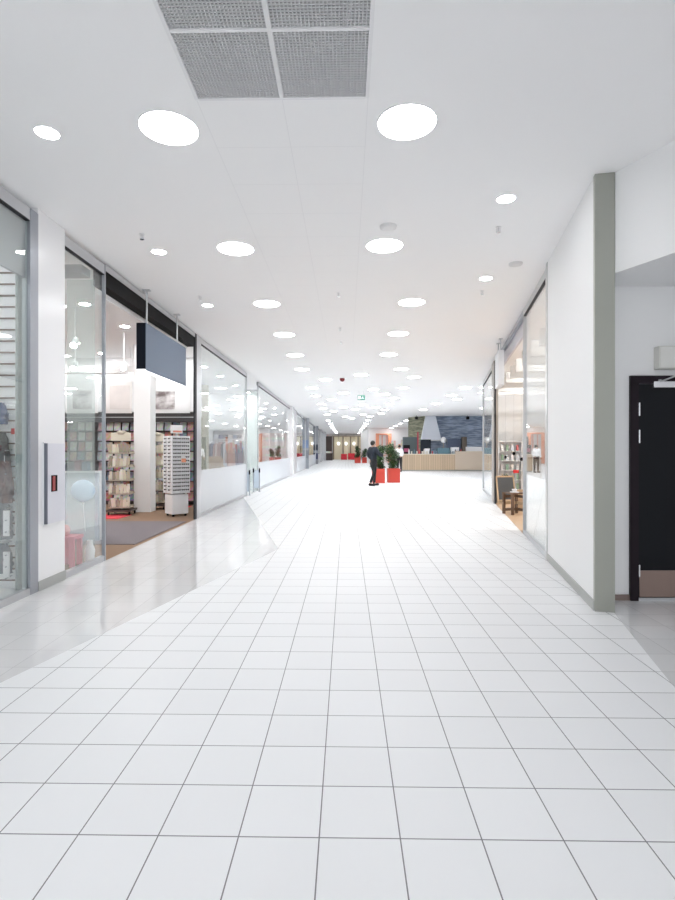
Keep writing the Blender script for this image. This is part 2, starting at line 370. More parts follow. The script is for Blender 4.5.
p = cam2w(3.6, 3.2)

# sprinklers, detectors, alarm
def sprinkler(u, v_, i):
    x, y = on_ceiling(u, v_)
    t = thing('sprinkler', (x,y,H-.06), 'small ceiling sprinkler, %s' % i, 'sprinkler', 'ceiling sprinklers')
    MB().lathe((x,y,H-.008), [(.03,0),(.03,.008)], 16).build('escutcheon', RING, t)
    MB().tube((x,y,H-.008),(x,y,H-.05),.009).box(x-.022,x-.017,y-.003,y+.003,H-.055,H-.01).box(x+.017,x+.022,y-.003,y+.003,H-.055,H-.01).lathe((x,y,H-.06),[(.024,0),(.024,.004)],12).build('head', CHROME, t)
for a in [(142,234.2,'front left above the glass beside the entrance'),(200,296,'left, beyond the hanging slate sign'),(498.4,227,'right front before the white wall'),(482,290.7,'right, above the right shopfront'),(338.4,292.7,'middle of the hall, nearest of three'),(340,327.8,'middle of the hall, second of three'),(341,341,'middle of the hall, farthest of three')]: sprinkler(*a)
for u,v_,r,t in ((388.2,226.1,.095,'round white smoke detector beside the second right-row light'),(515.7,263.3,.09,'round white speaker disc near the right shopfront')):
    x,y = on_ceiling(u,v_); MB().lathe((x,y,H-.03),[(r*.6,0),(r*.95,.008),(r,.03)],24).build('smoke_detector', mat('detector white',(.74,.74,.74),.5), label=t, cat='smoke detector' if r>.092 else 'ceiling speaker')
x,y = on_ceiling(342.3,378.4); MB().lathe((x,y,H-.11),[(.03,0),(.07,.03),(.085,.06),(.09,.11)],20).build('alarm_beacon', mat('dark red dome',(.16,.015,.02),.4), label='small dark red alarm dome on the ceiling in mid hall', cat='alarm')

# exit sign
x,y = at_depth(361.2, 22)
t = thing('exit_sign', (x,y,3.5), 'small green running-man exit sign hanging in mid hall', 'exit sign')
MB().box(x-.15,x+.15,y-.02,y+.02,3.52,3.72).build('panel', GREENS, t)
MB().box(x-.13,x-.02,y-.024,y-.021,3.55,3.69).build('doorway_symbol', WHITEG, t)
MB().ball((x+.05,y-.025,3.675),.014,.004,.014).box(x+.03,x+.07,y-.026,y-.021,3.61,3.65).box(x+.01,x+.035,y-.026,y-.021,3.555,3.615).box(x+.06,x+.1,y-.026,y-.021,3.565,3.60).box(x+.06,x+.11,y-.026,y-.021,3.635,3.65).build('running_figure', WHITEG, t)
MB().tube((x-.1,y,3.72),(x-.1,y,H),.006).tube((x+.1,y,3.72),(x+.1,y,H),.006).build('hanger', STEEL, t)

# ------------------------------------------------------------------ walls
def st(name, m, mt, fr=WORLD, **k): return m.build(name, mt, fr=fr, kind='structure', **k)
st('wall_left', MB().box(XL-.2, XL, -6, 2.4, 0, H), WHITE)
st('wall_left_far', MB().box(-12.2,-12,-6,82,0,H), WHITE)
st('wall_left_shop_back', MB().box(-6.2,-6.0,-6,5.55,0,H), WHITE)
Y0, Y1, Y2, Y3, Y4, Y5, Y6, Y7 = [yl(u) for u in (30, 38, 65, 105.5, 195, 201, 247, 258)]
st('wall_left_pier', MB().box(XL-.14, XL, Y1, Y2, 0, H), WHITEG, bevel=.004)
st('baseboard_left', MB().box(XL, XL+.012, Y1, Y2, 0, .10), BASEB)
st('wall_left_divider', MB().box(-12, XL-.14, 5.62, Y2-.05, 0, H), WHITE)
# front shop window, left edge of the picture
def window(n, y0, y1, film=None, rail=(3.73,3.85), inner=None, post=None):
    w = thing('window_%d' % n, (XL-.03,(y0+y1)/2,0), None, None, kind='structure')
    MB().box(XL-.036, XL-.024, y0, y1, .07, rail[0]).build('glass_pane', GLASS, w)
    if film: MB().box(XL-.022, XL-.020, y0+.01, y1-.01, .07, film).build('window_film', FILM, w)
    MB().box(XL-.06, XL, y0, y1, 0, .07).build('bottom_rail', STEEL, w)
    MB().box(XL-.06, XL, y0, y1, rail[0]+.012, rail[1]).build('top_rail', STEEL, w)
    MB().box(XL-.05, XL-.003, y0, y1, rail[0], rail[0]+.012).build('gasket', GAP, w)
    for a in (post or []): MB().box(XL-.035, XL+.004, a[0], a[1], 0, rail[1]).build('post', a[2], w)
    return w
w1 = window(1, 2.4, Y0, rail=(3.70,3.83), post=[(Y0, Y1-.002, STEELD)])
fz = MB().box(XL-.075, XL-.045, 2.4, Y0-.0, 3.14, 3.70).build('fascia_sign', mat('silver grey fascia',(.42,.43,.45),.4,metal=.3), label='silver grey sign fascia across the top of the left front shop window', cat='sign panel')
# red round logo fragment at the frame edge
yy = yl(-3); MB().tube((XL-.045,yy,3.44),(XL-.04,yy,3.44),.05,n=20).build('round_emblem', mat('faded red print',(.6,.25,.27),.5), label='faded red round emblem on the silver fascia', cat='emblem')
# slat wall inside, facing the viewer
st('wall_left_slats', MB().box(-6, f_at(16,5.42), 5.42, 5.46, 0, H), WHITEG)
for k in range(31):
    pass
m = MB()
for k in range(32): m.box(-6,f_at(14.5,5.41), 5.408, 5.420, .08+k*.118, .08+k*.118+.014)  # dark bars stand in for the shade in the slat grooves
m.build('slat_groove_shade', mat('brown groove shade',(.16,.10,.08),.6), kind='structure'); 
m = MB().box(f_at(16,5.35),f_at(21.5,5.35),5.34,5.40,0,H-.001); m.build('display_return', GREENG, kind='structure')
MB().box(f_at(22,5.3),f_at(28,5.3),5.30,5.36,0,H-.001).build('display_return', mat('grey-green frame',(.50,.55,.55),.4), kind='structure')
# the hanging garments and price cards in the window
def hang(name, x, y, ztop, w, h, mt, label, cat, seed):
    rnd = random.Random(seed); m = MB(); n = 14
    vs = []; 
    for j in range(n+1):
        tt = j/n; ww = w*(.55+.45*math.sin(min(1,tt*2.2)*math.pi/2))*(1-.15*max(0,tt-.7))
        for i in range(9):
            a = -1+2*i/8; vs.append((x+a*ww/2+rnd.uniform(-.01,.01), y-.05-.03*math.sin(a*9+j*.5)-.02*(1-a*a), ztop-tt*h+rnd.uniform(-.006,.006)))
    back = [(p[0], y-.02, p[2]) for p in vs]; N = len(vs)
    fs = [(j*9+i, j*9+i+1, (j+1)*9+i+1, (j+1)*9+i) for j in range(n) for i in range(8)]
    m.add(vs+back, fs + [tuple(N+q for q in f[::-1]) for f in fs], 0, True)
    o = m.build(name, mt, label=label, cat=cat)
    MB().tube((x,y-.04,ztop+.06),(x,y-.04,ztop-.01),.004).build('hook', CHROME, o)
    return o
hang('scarf', f_at(1,5.4), 5.40, 1.62, .22, .55, mat('dark patterned cloth',(.035,.04,.05),.9,noise=.6,nscale=30), 'dark patterned scarf hanging on the slat panel behind the left window', 'scarf', 3)
hang('scarf', f_at(7,5.35), 5.35, 1.32, .16, .42, mat('red-brown cloth',(.12,.05,.045),.9,noise=.5,nscale=30), 'dark red-brown scarf hanging lowest beside the patterned one', 'scarf', 4)
hang('shirt', f_at(3,5.4), 5.40, .90, .24, .38, mat('grey marl cloth',(.16,.18,.2),.9), 'grey garment hanging in the middle of the slat panel', 'shirt', 5)
hang('shirt', f_at(3,5.4), 5.40, .47, .24, .30, mat('grey marl cloth low',(.2,.22,.25),.9), 'grey garment hanging lowest on the slat panel', 'shirt', 6)
hang('shirt', f_at(1,5.4), 5.40, 1.92, .18, .22, mat('blue cloth',(.10,.15,.3),.9), 'blue garment hanging highest on the slat panel', 'shirt', 7)
for z, tx in ((.56,'middle'),(.14,'lowest')): MB().box(f_at(3,5.31),f_at(9,5.31),5.31,5.325,z,z+.26,M=None).build('price_card', WSHIRT, label='white price card in front of the %s grey garment' % tx, cat='price card')
MB().box(f_at(11,5.395),f_at(14,5.395),5.395,5.405,1.60,1.66).build('price_tag', RED, label='small dark red tag on the slat panel', cat='tag')
for k in range(12): MB().tube((f_at(12,5.4),5.40,.14+k*.118),(f_at(12,5.4),5.29,.13+k*.118),.006,n=6).build('display_hook', STEELD, label='short metal hook on the slat panel, %s from the floor' % ORD[k], cat='hook', group='hooks on the slat panel')

# hose cabinet on the pier
a0, a1 = yl(43), yl(61)
c = thing('hose_cabinet', (XL,(a0+a1)/2,.66), 'flat pale grey hose cabinet with red pull on the white pier', 'hose cabinet')
MB().box(XL, XL+.018, a0-.01, a1+.01, .655, 1.52).build('cabinet_frame', WHITEG, c)
MB().box(XL+.018, XL+.045, a0+.006, a1, .67, 1.505).build('cabinet_door', mat('pale lilac grey steel',(.66,.67,.73),.4), c)
MB().box(XL+.018, XL+.047, a0-.012, a0+.006, .67, 1.505).build('door_gap_shade', mat('dark grey gap shade',(.16,.17,.21),.4), c)  # dark strip standing in for the shaded gap beside the door
ya = yl(47); yb = yl(52.5)
h = MB().box(XL+.045, XL+.053, ya, yb, 1.0, 1.17).build('pull_recess', BLACK, c)
MB().box(XL+.053, XL+.062, ya+.006, (ya+yb)/2-.002, 1.01, 1.16).build('pull_handle', mat('dull red pull',(.36,.06,.06),.5), h, bevel=.003)

w2 = window(2, Y2, Y3-.02, rail=(3.70,3.83), post=[(Y3-.03, Y3, STEELD)])
m = MB().box(XL-.42,XL-.07,Y3-.16,Y3-.145,.0,3.6); m.build('glass_return', GREENG, kind='structure')
MB().box(XL-.9,XL-.1,Y3-.42,Y3-.2,3.60,3.70).build('ceiling_drop', mat('grey pelmet',(.34,.35,.36),.5), kind='structure')
# entrance header
st('trim_1', MB().box(XL-.06, XL, Y3, Y4, 3.77, 3.85), STEEL)
st('trim_2', MB().box(XL-.16, XL-.01, Y3, Y4, 3.57, 3.77), BLACK)
st('trim_3', MB().box(XL-.19, XL-.16, Y3, Y4, 3.50, 3.80), WHITE)
w3 = window(3, Y5, Y6, film=1.0, rail=(3.72,3.85), post=[(Y4, yl(196.6), GAP),(yl(196.6), Y5, STEEL),(Y6-.04,Y6,STEEL)])
MB().box(XL-.5, XL+.0, Y7-.01, Y7+.01, 0, 3.5).build('glass_return', GREENG, kind='structure')
MB().box(XL-.5, XL+.0, Y7-.03, Y7+.03, 3.5, 3.57).build('trim_4', STEEL, kind='structure')
window(4, Y7+.02, 29.5, film=1.0, rail=(3.72,3.85), post=[(Y7+.02,Y7+.12,STEEL)])
st('wall_left_column', MB().box(XL-.3, XL+.12, 29.6, 30.2, 0, H), WHITEG)
st('trim_5', MB().box(XL-.3, XL+.02, 30.3, 33, 0, H), STEEL)
window(5, 33, 40.5, film=1.0, post=[(40.3,40.5,STEEL)])
st('wall_left_column.001', MB().box(XL-.3, XL+.22, 40.6, 41.2, 0, H), STEELD)
window(6, 41.3, 54, film=1.0, post=[(53.8,54,STEEL)])
st('wall_left_column.002', MB().box(XL-.3, XL+.22, 54, 54.6, 0, H), STEELD)
window(7, 54.7, 63, film=1.0, post=[(62.8,63,STEEL)])
st('wall_left_column.003', MB().box(XL-.3, XL+.15, 63, 63.6, 0, H), STEEL)
window(8, 63.7, 72, film=1.0, post=[])
st('wall_left_column.004', MB().box(XL-.3, XL+.3, 72, 72.6, 0, H), STEEL)
st('wall_left_column.005', MB().box(XL-.3, XL+.95, 79, 79.4, 0, 3.5), SHELFD)
# stickers and marks in the far pillars: small poster frames
for y, z, mt, t in ((40.59,1.9,mat('blue poster',(.22,.3,.48),.5),'blue'),(40.59,1.1,mat('grey poster',(.25,.27,.3),.5),'dark grey'),(53.99,1.7,mat('dark poster',(.05,.06,.1),.5),'blackish'),(53.99,.8,mat('navy poster',(.03,.04,.12),.5),'navy')):
    MB().box(XL-.02,XL+.2,y-.03,y,z-.3,z+.3).build('poster', mt, label='small %s poster on a far left pillar facing the hall' % t, cat='poster')

# ------------------------------------------------------------------ book shop behind the left entrance
BY = 13.95
st('wall_left_back', MB().box(-12, -3.9, BY, BY+.2, 0, H), WHITE)
st('wall_left_header', MB().box(-12, -3.9, BY-.45, BY, 2.42, 3.30), WHITEG)
# picture panels
t = thing('wall_picture', (f_at(163,BY-.47), BY-.46, z_at(411,BY)), 'grey photographic panel on the white fascia right of the column', 'picture')
MB().box(f_at(152,BY-.46), f_at(190,BY-.46), BY-.47, BY-.45, z_at(413,BY-.46), z_at(384,BY-.46)).build('board', mat('white board',(.86,.86,.87),.4), t)
pm = blot_mat('grey photo print', (.16,.13,.13), (.8,.78,.78), 1.6)
MB().box(f_at(153.5,BY-.46), f_at(175,BY-.46), BY-.476, BY-.47, z_at(409,BY-.46), z_at(391,BY-.46)).build('photo_print', pm, t)
t = thing('wall_picture', (f_at(120,BY-.47), BY-.46, z_at(411,BY)), 'faint white photographic panel on the fascia left of the column', 'picture')
MB().box(f_at(106,BY-.46), f_at(132,BY-.46), BY-.47, BY-.45, z_at(413,BY-.46), z_at(381,BY-.46)).build('board', mat('white board b',(.80,.78,.77),.4), t)
MB().box(f_at(110,BY-.46), f_at(130,BY-.46), BY-.474, BY-.47, z_at(409,BY-.46), z_at(385,BY-.46)).build('photo_print', mat('faint print',(.70,.66,.64),.6,noise=.15,nscale=3), t)
t = thing('wall_picture', (f_at(84,BY-.47), BY-.46, z_at(411,BY)), 'small grey photo panel seen through the glass left of the entrance', 'picture')
MB().box(f_at(66,BY-.46), f_at(98,BY-.46), BY-.47, BY-.45, z_at(413,BY-.46), z_at(384,BY-.46)).build('board', mat('white board c',(.86,.86,.87),.4), t)
MB().box(f_at(73,BY-.46), f_at(92,BY-.46), BY-.476, BY-.47, z_at(409,BY-.46), z_at(390,BY-.46)).build('photo_print', pm, t)
# dark header and shelving
def bookcase(x0, x1, label):
    t = thing('bookcase', ((x0+x1)/2, BY-.2, 0), label, 'bookcase', 'dark bookcases on the back wall')
    MB().box(x0, x1, BY-.03, BY-.005, 0, 2.40).build('back_panel', SHELFD, t)
    MB().box(x0, x1, BY-.42, BY-.03, 2.16, 2.40).build('header', DARKH, t)
    MB().box(x0, x1, BY-.44, BY-.42, 2.27, 2.29).build('light_strip', STEEL, t)
    for x in (x0, x1-.03): MB().box(x, x+.03, BY-.36, BY-.03, 0, 2.16).build('side_panel', SHELFD, t)
    for k in range(8): MB().box(x0+.03, x1-.03, BY-.34, BY-.03, .1+k*.26, .12+k*.26).build('shelf', SHELFD, t)
    return t
XA, XB = f_at(195, BY), f_at(151, BY); XC, XD = f_at(136,BY), f_at(100, BY); XE = f_at(60, BY)
bays = [(XB, -3.91, 'dark bookcase full of magazines right of the white column'), (XD, XB, 'dark bookcase behind the card racks left of the white column'), (XE-.3, XD, 'dark bookcase seen through the glass left of the entrance')]
mag = MB().box(-.085,.085,-.006,.006,0,.225).build('magazine', COVER, label='x', cat='magazine')
mag_first = True
for bi, (x0, x1, lb) in enumerate(bays):
    bookcase(x0, x1, lb)
    n = int((x1-x0-.1)/.185)
    for k in range(8):
        for i in range(n):
            if bi == 2 and k < 3: continue
            x = x0+.05+.0925+i*(x1-x0-.1)/n
            o = mag if mag_first else mag.copy()
            if not mag_first: col.objects.link(o)
            mag_first = False
            o.location = (x+random.uniform(-.008,.008), BY-.24+random.uniform(-.03,.03), .12+k*.26); o.rotation_euler = (-.15,0,random.uniform(-.06,.06))
            o['label'] = 'magazine on the %s shelf from the floor, %s bookcase' % (ORD[k], ('right-hand','middle','left-hand')[bi]); o['category'] = 'magazine'; o['group'] = 'magazines on the dark bookcases'
# column
cx0, cx1 = (133.8-337.5)/F*12.2, (150.4-337.5)/F*12.2
st('wall_column', MB().box(cx0, cx1, 12.2, 12.55, 0, H), WHITE, fr=CAMF)
st('trim_6', MB().box(-12, -3.9, 12.3, 12.5, 3.25, 3.42), WHITE)
# mats
MB().box(-5.2, XL-.08, 7.95, 10.5, 0, .012).build('door_mat', MATG, label='large grey entrance mat inside the book shop doorway', cat='mat')
MB().box(-6.4, -4.75, 10.9, 11.6, 0, .012).build('red_rug', REDC, label='red rug on the shop floor left of the entrance mat', cat='rug')
MB().box(-4.3, -3.95, 12.6, 13.4, 0, .012).build('red_rug', REDC, label='small red rug under the shelves behind the sunglasses stand', cat='rug')
# card racks: stacked wire baskets of cards on a wheeled base
def card_rack(u, D, w, hgt, label, wide=False):
    x, y = at_depth(u, D); R = Fr((x,y,0), .12)
    t = thing('card_rack', (0,0,0), label, 'card rack', fr=R)
    MB().box(-w/2,w/2,-w/2,w/2,.08,.12).build('base', SHELFD, t)
    MB().tube((0,0,.12),(0,0,hgt-.05),.022).build('post', STEELD, t)
    for sx in (-1,1):
        for sy in (-1,1): MB().tube((sx*w*.42-.012,sy*w*.42,.035),(sx*w*.42+.012,sy*w*.42,.035),.035,n=14).tube((sx*w*.42,sy*w*.42,.035),(sx*w*.42,sy*w*.42,.09),.01).build('caster', BLACK, t)
    n = 5; hh = (hgt-.35)/n
    for k in range(n):
        z = .16+k*hh; m = MB()
        for q in (-1,1):
            m.box(-w*.42,w*.42,q*w*.34-.006,q*w*.34+.006,z,z+.05); m.box(q*w*.34-.006,q*w*.34+.006,-w*.42,w*.42,z,z+.05)
        m.box(-w*.42,w*.42,-w*.42,w*.42,z,z+.012)
        for q in (-.5,0,.5): m.box(q*w*.84-.004,q*w*.84+.004,-w*.42-.004,-w*.42+.004,z,z+.13)
        m.build('basket', BEIGE, t)
    MB().box(-w*.40,w*.40,-w*.16,-w*.13,hgt-.20,hgt-.02).build('header_card', CREAM, t)
    MB().lathe((0,0,hgt-.06),[(.10,0),(.13,.05),(.05,.09)],16).build('top_cap', BEIGE, t)
    cards = []
    for k in range(n):
        z = .175+k*hh; m = None
        for i in range(6):
            xx = -w*.36+i*w*.144; ww = w*random.uniform(.05,.085)
            Mt = Matrix.Translation((xx,0,z)) @ Matrix.Rotation(random.uniform(-.16,.16),4,'Y') @ Matrix.Translation((-xx,0,-z))
            o = MB().box(xx-ww,xx+ww,-w*.40,-w*.385,z+.01,z+hh*random.uniform(.4,.78),M=Mt).box(xx-w*.05,xx+w*.06,-w*.34,-w*.325,z+.01,z+hh*random.uniform(.6,.85)).build('greeting_card', CARD, fr=R, label='pale cards in the %s tier from floor, %s' % (ORD[k], 'rack left of column' if D == 11.78 else 'rack behind the sunglasses'), cat='cards', group='cards in the beige racks')
    return t
card_rack(122, 11.78, .52, 1.84, 'beige card rack left of the white column on wheels')
card_rack(157.5, 12.9, .44, 1.84, 'beige card rack partly hidden behind the sunglasses stand on wheels')
# side tower of dark gifts left of rack 1
# sunglasses stand
x, y = at_depth(172.5, 11.3); R = Fr((x,y+.27,0), .76)
t = thing('sunglasses_stand', (0,0,0), 'tall white four-sided stand of sunglasses in the shop doorway', 'sunglasses stand', fr=R)
MB().box(-.185,.185,-.185,.185,.05,.47).build('cabinet_base', WHITEG, t, bevel=.006)
for sx in (-1,1):
    for sy in (-1,1): MB().lathe((sx*.14,sy*.14,0),[(.025,0),(.025,.05)],12).build('foot', BLACK, t)
MB().tube((0,0,.47),(0,0,1.78),.03).build('pole', STEEL, t)
for k, a in enumerate((0, math.pi/2, math.pi, -math.pi/2)):
    M = Matrix.Rotation(a,4,'Z')
    m = MB().box(-.20,.20,-.19,-.175,.50,1.74,M=M)
    for q in (-.195,0,.195): m.box(q-.008,q+.008,-.212,-.19,.50,1.74,M=M)
    m.build('display_panel', WHITEG, t)
MB().box(-.12,.12,-.04,.04,1.80,1.98).tube((0,0,1.7),(0,0,1.85),.02).build('top_sign', WHITEG, t)
MB().box(-.10,.10,-.046,-.04,1.82,1.86).build('top_sign_band', mat('orange-pink print',(.75,.3,.22),.5), t)
MB().box(.01,.11,-.225,-.212,1.17,1.25).build('price_flag', ORANGE, t)
bag = MB()
bag.ball((.215,.10,.36),.05,.05,.12).ball((.215,.10,.46),.03,.03,.07); o = bag.build('shoulder_bag', BLKC, fr=R, label='small black bag hanging at right of the sunglasses stand', cat='bag')
sg = MB()
for q in (-1,1): sg.ball((q*.022,-.012,0),.018,.008,.015,n=10)
sg.box(-.012,.012,-.016,-.008,.004,.010); 
for q in (-1,1): sg.box(q*.042-.002,q*.042+.002,-.012,.02,.004,.012)
ORG.clear if False else None
sun = sg.build('sunglasses', mat('dark lens',(.015,.015,.018),.15), label='x', cat='sunglasses')
sf = True
for face, a in (('front', 0), ('left', -math.pi/2)):
    M = Matrix.Rotation(a,3,'Z')
    for r in range(15):
        for c_ in range(2):
            for e in range(2) if face == 'front' else range(1):
                if face == 'front': lx = (-.145, -.05, .05, .145)[c_*2+e]
                else: lx = (-.10,.10)[c_]
                if r in (8,9) and face=='front' and lx == .05: continue
                p = R.w(M @ Vector((lx, -.212, .56+r*.079)))
                o = sun if sf else sun.copy()
                if not sf: col.objects.link(o)
                sf = False
                o.location = p; o.rotation_euler = (0,0,R.rz+a)
                o['label'] = 'dark sunglasses in row %s from the bottom of the white stand, %s side' % (ORD[r], face); o['category'] = 'sunglasses'; o['group'] = 'sunglasses on the white stand'
# track spotlights in the book shop
for i,(u,v_,D) in enumerate(((124,368,11),(131,375,12.6),(75,368,9.5),(75,345,8.5))):
    x,y = at_depth(u,D); z = z_at(v_,D)
    t = thing('track_spotlight', (x,y,z), 'white track spotlight in the book shop, %s' % ['above the card rack','farther in beside the column','behind left glass, lower','behind left glass, upper'][i], 'spotlight', 'book shop spotlights')
    MB().tube((x,y,z+.06),(x,y,H),.01).build('stem', WHITEG, t)
    hd = MB().tube((x,y+.03,z+.10),(x+.02,y-.08,z-.02),.045,.055,n=16).build('lamp_head', WHITEG, t)
    MB().tube((x+.02,y-.081,z-.021),(x+.022,y-.086,z-.026),.05,.05,n=16).build('lamp_lens', SPOT, hd)
# window display left of entrance: white counter unit, table, globe-like lamp, toys
Yd = 8.2
t = thing('display_counter', (f_at(80,Yd),Yd,0), 'pale blue white display counter behind the glass left of entrance', 'counter')
xa, xb = f_at(58,Yd), f_at(98,Yd)
MB().box(xa,xb,Yd,Yd+.05,0,z_at(473,Yd)).build('front_panel', FILMB, t)
MB().box(xa,xb,Yd,Yd+.15,z_at(473,Yd),z_at(473,Yd)+.03).build('counter_top', WHITEG, t)
for x in (xa,xb-.03): MB().box(x,x+.03,Yd+.05,Yd+.15,0,z_at(473,Yd)).build('side_panel', WHITEG, t)
for i,(u,w,h_) in enumerate(((70,.10,.10),(76,.14,.13),(83,.10,.17),(90,.08,.14))):
    x = f_at(u,Yd+.2); MB().box(x-w/2,x+w/2,Yd+.02,Yd+.14,z_at(473,Yd)+.03,z_at(473,Yd)+.03+h_).build('gift_box', mat('gift dark %d'%i,[(.05,.06,.12),(.03,.03,.05),(.25,.06,.1),(.1,.13,.2)][i],.5), label='%s gift box on the display counter left of the entrance' % ['dark blue','black','dark red','slate'][i], cat='gift box', bevel=.004)
Yt = 6.55
x = f_at(83,Yt)
t = thing('balloon', (x,Yt,z_at(506,Yt)), 'pale blue oval balloon in the window left of entrance', 'balloon')
MB().ball((x,Yt,z_at(491,Yt)),.15,.12,.14,n=24).build('envelope', mat('pale blue satin',(.55,.68,.80),.35), t)
MB().tube((x,Yt,z_at(491,Yt)-.13),(x,Yt,z_at(491,Yt)-.17),.006,.02).tube((x,Yt,z_at(491,Yt)-.17),(x+.03,Yt,.42),.003,n=6).build('string', WHITE, t)
Yp = 6.5; xa, xb = f_at(60,Yp), f_at(79,Yp)
t = thing('side_table', ((xa+xb)/2,Yp,0), 'small pink table in the window left of entrance', 'table')
zt = z_at(536,Yp)
MB().box(xa,xb,Yp-.12,Yp+.12,zt-.04,zt).build('table_top', PLASPINK, t, bevel=.005)
for x in (xa+.04,xb-.04):
    for y in (Yp-.09,Yp+.09): MB().box(x-.028,x+.028,y-.02,y+.02,0,zt-.04).build('leg', PLASPINK, t)
x = f_at(90,6.6)
MB().lathe((x,6.6,0),[(.07,0),(.05,.06),(.06,.18),(.03,.26),(.035,.30)],18).build('vase', WSHIRT, label='white vase on the floor right of the small pink table', cat='vase')
x = f_at(66,6.45); MB().ball((x,6.45,zt+.07),.05,.05,.07).build('toy', mat('salmon toy',(.75,.4,.4),.6), label='small salmon toy on the pink table', cat='toy')

# blade sign over the left entrance
yA, yB = 7.82, 9.78
t = thing('hanging_sign', (XL+.06,(yA+yB)/2,2.60), 'slate grey box sign with lit underside hanging over the left entrance', 'hanging sign')
zb_, zt_ = 2.625, 3.335
MB().box(XL-.005, XL+.135, yA+.005, yB-.005, zb_+.02, zt_).build('sign_box', SIGND, t)
MB().box(XL+.135, XL+.142, yA, yB, zb_, zt_).build('sign_face', SIGNF, t)
MB().box(XL+.005, XL+.125, yA+.015, yB-.02, zb_+.005, zb_+.02).build('light_strip', SIGNL, t)
for y in (8.05, 9.5):
    r_ = MB().tube((XL+.065,y,zt_),(XL+.065,y,H-.01),.014).build('hanger_rod', STEEL, t)
    MB().box(XL+.01,XL+.12,y-.04,y+.04,H-.012,H).build('ceiling_plate', STEEL, r_)

# ------------------------------------------------------------------ behind the glass further along
def shelf_unit(x0, x1, y, h, n, mt, label, cat='shelf unit', d=.35, fr=WORLD):
    t = thing('shelf_unit', ((x0+x1)/2, y, 0), label, cat, fr=fr)
    MB().box(x0,x1,y+d-.02,y+d,0,h).build('back_panel', mt, t)
    for x in (x0,x1-.03): MB().box(x,x+.03,y,y+d-.02,0,h).build('side_panel', mt, t)
    for k in range(n+1): MB().box(x0+.03,x1-.03,y,y+d-.02,.05+k*(h-.08)/n,.075+k*(h-.08)/n).build('shelf', mt, t)
    return t
protos = {}
def product(name, cat, mt, dims, loc, rz, label, group):
    key = (name, mt.name)
    if key not in protos:
        w,d_,h_ = dims
        if name in ('bottle','cup'): o = MB().lathe((0,0,0),[(w*.5,0),(w*.5,h_*.6),(w*.2,h_*.8),(w*.2,h_)] if name=='bottle' else [(w*.35,0),(w*.5,h_)],10).build(name, mt)
        else: o = MB().box(-w/2,w/2,-d_/2,d_/2,0,h_*.9).box(-w/2-.002,w/2+.002,-d_/2-.002,d_/2+.002,h_*.9,h_).build(name, mt)
        protos[key] = o
    else: o = protos[key].copy(); col.objects.link(o)
    o.location = loc; o.rotation_euler = (0,0,rz); o['label'] = label; o['category'] = cat; o['group'] = group
    return o
def fill(x0, x1, y, h, n, count, name, cat, mt, dims, where, group, fr=WORLD):
    for k in range(n):
        z = .075+k*(h-.08)/n
        for i in range(count):
            x = x0+.06+(i+.5)*(x1-x0-.12)/count
            product(name, cat, mt, dims, fr.w((x, y+.12, z)), fr.rz, '%s on the %s shelf from floor of the %s' % (cat, ORD[k], where), group)
# pillar, wooden display and clothing seen through window 3
xa, xb = f_at(200.5,15), f_at(207,15)
st('wall_column.001', MB().box(xa, xb, 15, 15.2, 0, 3.3), mat('beige pillar paint',(.62,.58,.48),.6))
x = f_at(215,15.6)
t = thing('display_table', (x,15.6,0), 'brown wooden display table with boxes behind the frosted glass', 'display table')
MB().box(x-.24,x+.24,15.4,15.8,.93,.98).box(x-.24,x+.24,15.42,15.44,.80,1.25).build('table_top', WOOD, t)
for q in (-.2,.2):
    for yy in (15.43,15.76): MB().box(x+q-.02,x+q+.02,yy-.02,yy+.02,0,.93).build('leg', WOODD, t)
for i in range(4): product('wicker_box','box',mat('wicker %d'%i,(.35+.08*i,.24+.05*i,.13+.03*i),.8,noise=.5,nscale=40),(.10,.12,.2),(x-.18+i*.12,15.62,.98),0,'brown box on the wooden display table, %s from the left'%ORD[i],'boxes on the wooden display table')
def garment_rail(x, y, w, label, n, grp, rz=0):
    R = Fr((x,y,0), rz); t = thing('garment_rail', (0,0,0), label, 'garment rail', fr=R)
    MB().tube((-w/2,0,1.75),(w/2,0,1.75),.014).build('rail', CHROME, t)
    for q in (-w/2,w/2):
        MB().tube((q,0,.03),(q,0,1.75),.014).build('upright', CHROME, t)
        MB().box(q-.02,q+.02,-.22,.22,0,.035).build('foot', CHROME, t)
    for i in range(n):
        xx = -w/2+.08+i*(w-.16)/max(1,n-1); rr = random.Random(i+int(x*100))
        m = MB(); hh = rr.uniform(.75,1.05); pts = [(-.20,1.62),(-.05,1.69),(.05,1.69),(.20,1.62),(.24,1.62-hh*.6),(.19,1.62-hh),(-.19,1.62-hh),(-.24,1.62-hh*.6)]
        th = .02; M = Matrix.Translation((xx,0,0)) @ Matrix.Rotation(math.pi/2-.3,4,'Z')
        vs = [M @ Vector((p[0],-th,p[1])) for p in pts] + [M @ Vector((p[0],th,p[1])) for p in pts]; k=8
        m.add(vs,[tuple(range(k)),tuple(range(2*k-1,k-1,-1))]+[(a,k+a,k+(a+1)%k,(a+1)%k) for a in range(k)])
        m.tube((xx,0,1.68),(xx,0,1.76),.004,n=6)
        m.build('garment', CLOTH, fr=R, label='garment on hanger on the %s' % label, cat='garment', group=grp)
garment_rail(f_at(226,17.0), 17.0, .5, 'near chrome rail behind frosted window', 6, 'garments on the near rail')
garment_rail(f_at(238,18.2), 18.2, .35, 'chrome rail beside the glass return', 4, 'garments by the glass return')
garment_rail(f_at(221,20.5), 20.5, .9, 'farther chrome rail deep in shop', 9, 'garments on the far rail')
st('wall_left_inner', MB().box(-12, XL-.7, 23, 23.2, 0, H), WHITE)
shelf_unit(f_at(212,22.6), f_at(243,22.6), 22.6, 2.3, 6, WHITEG, 'white shelf unit on inner wall behind the garment rails')
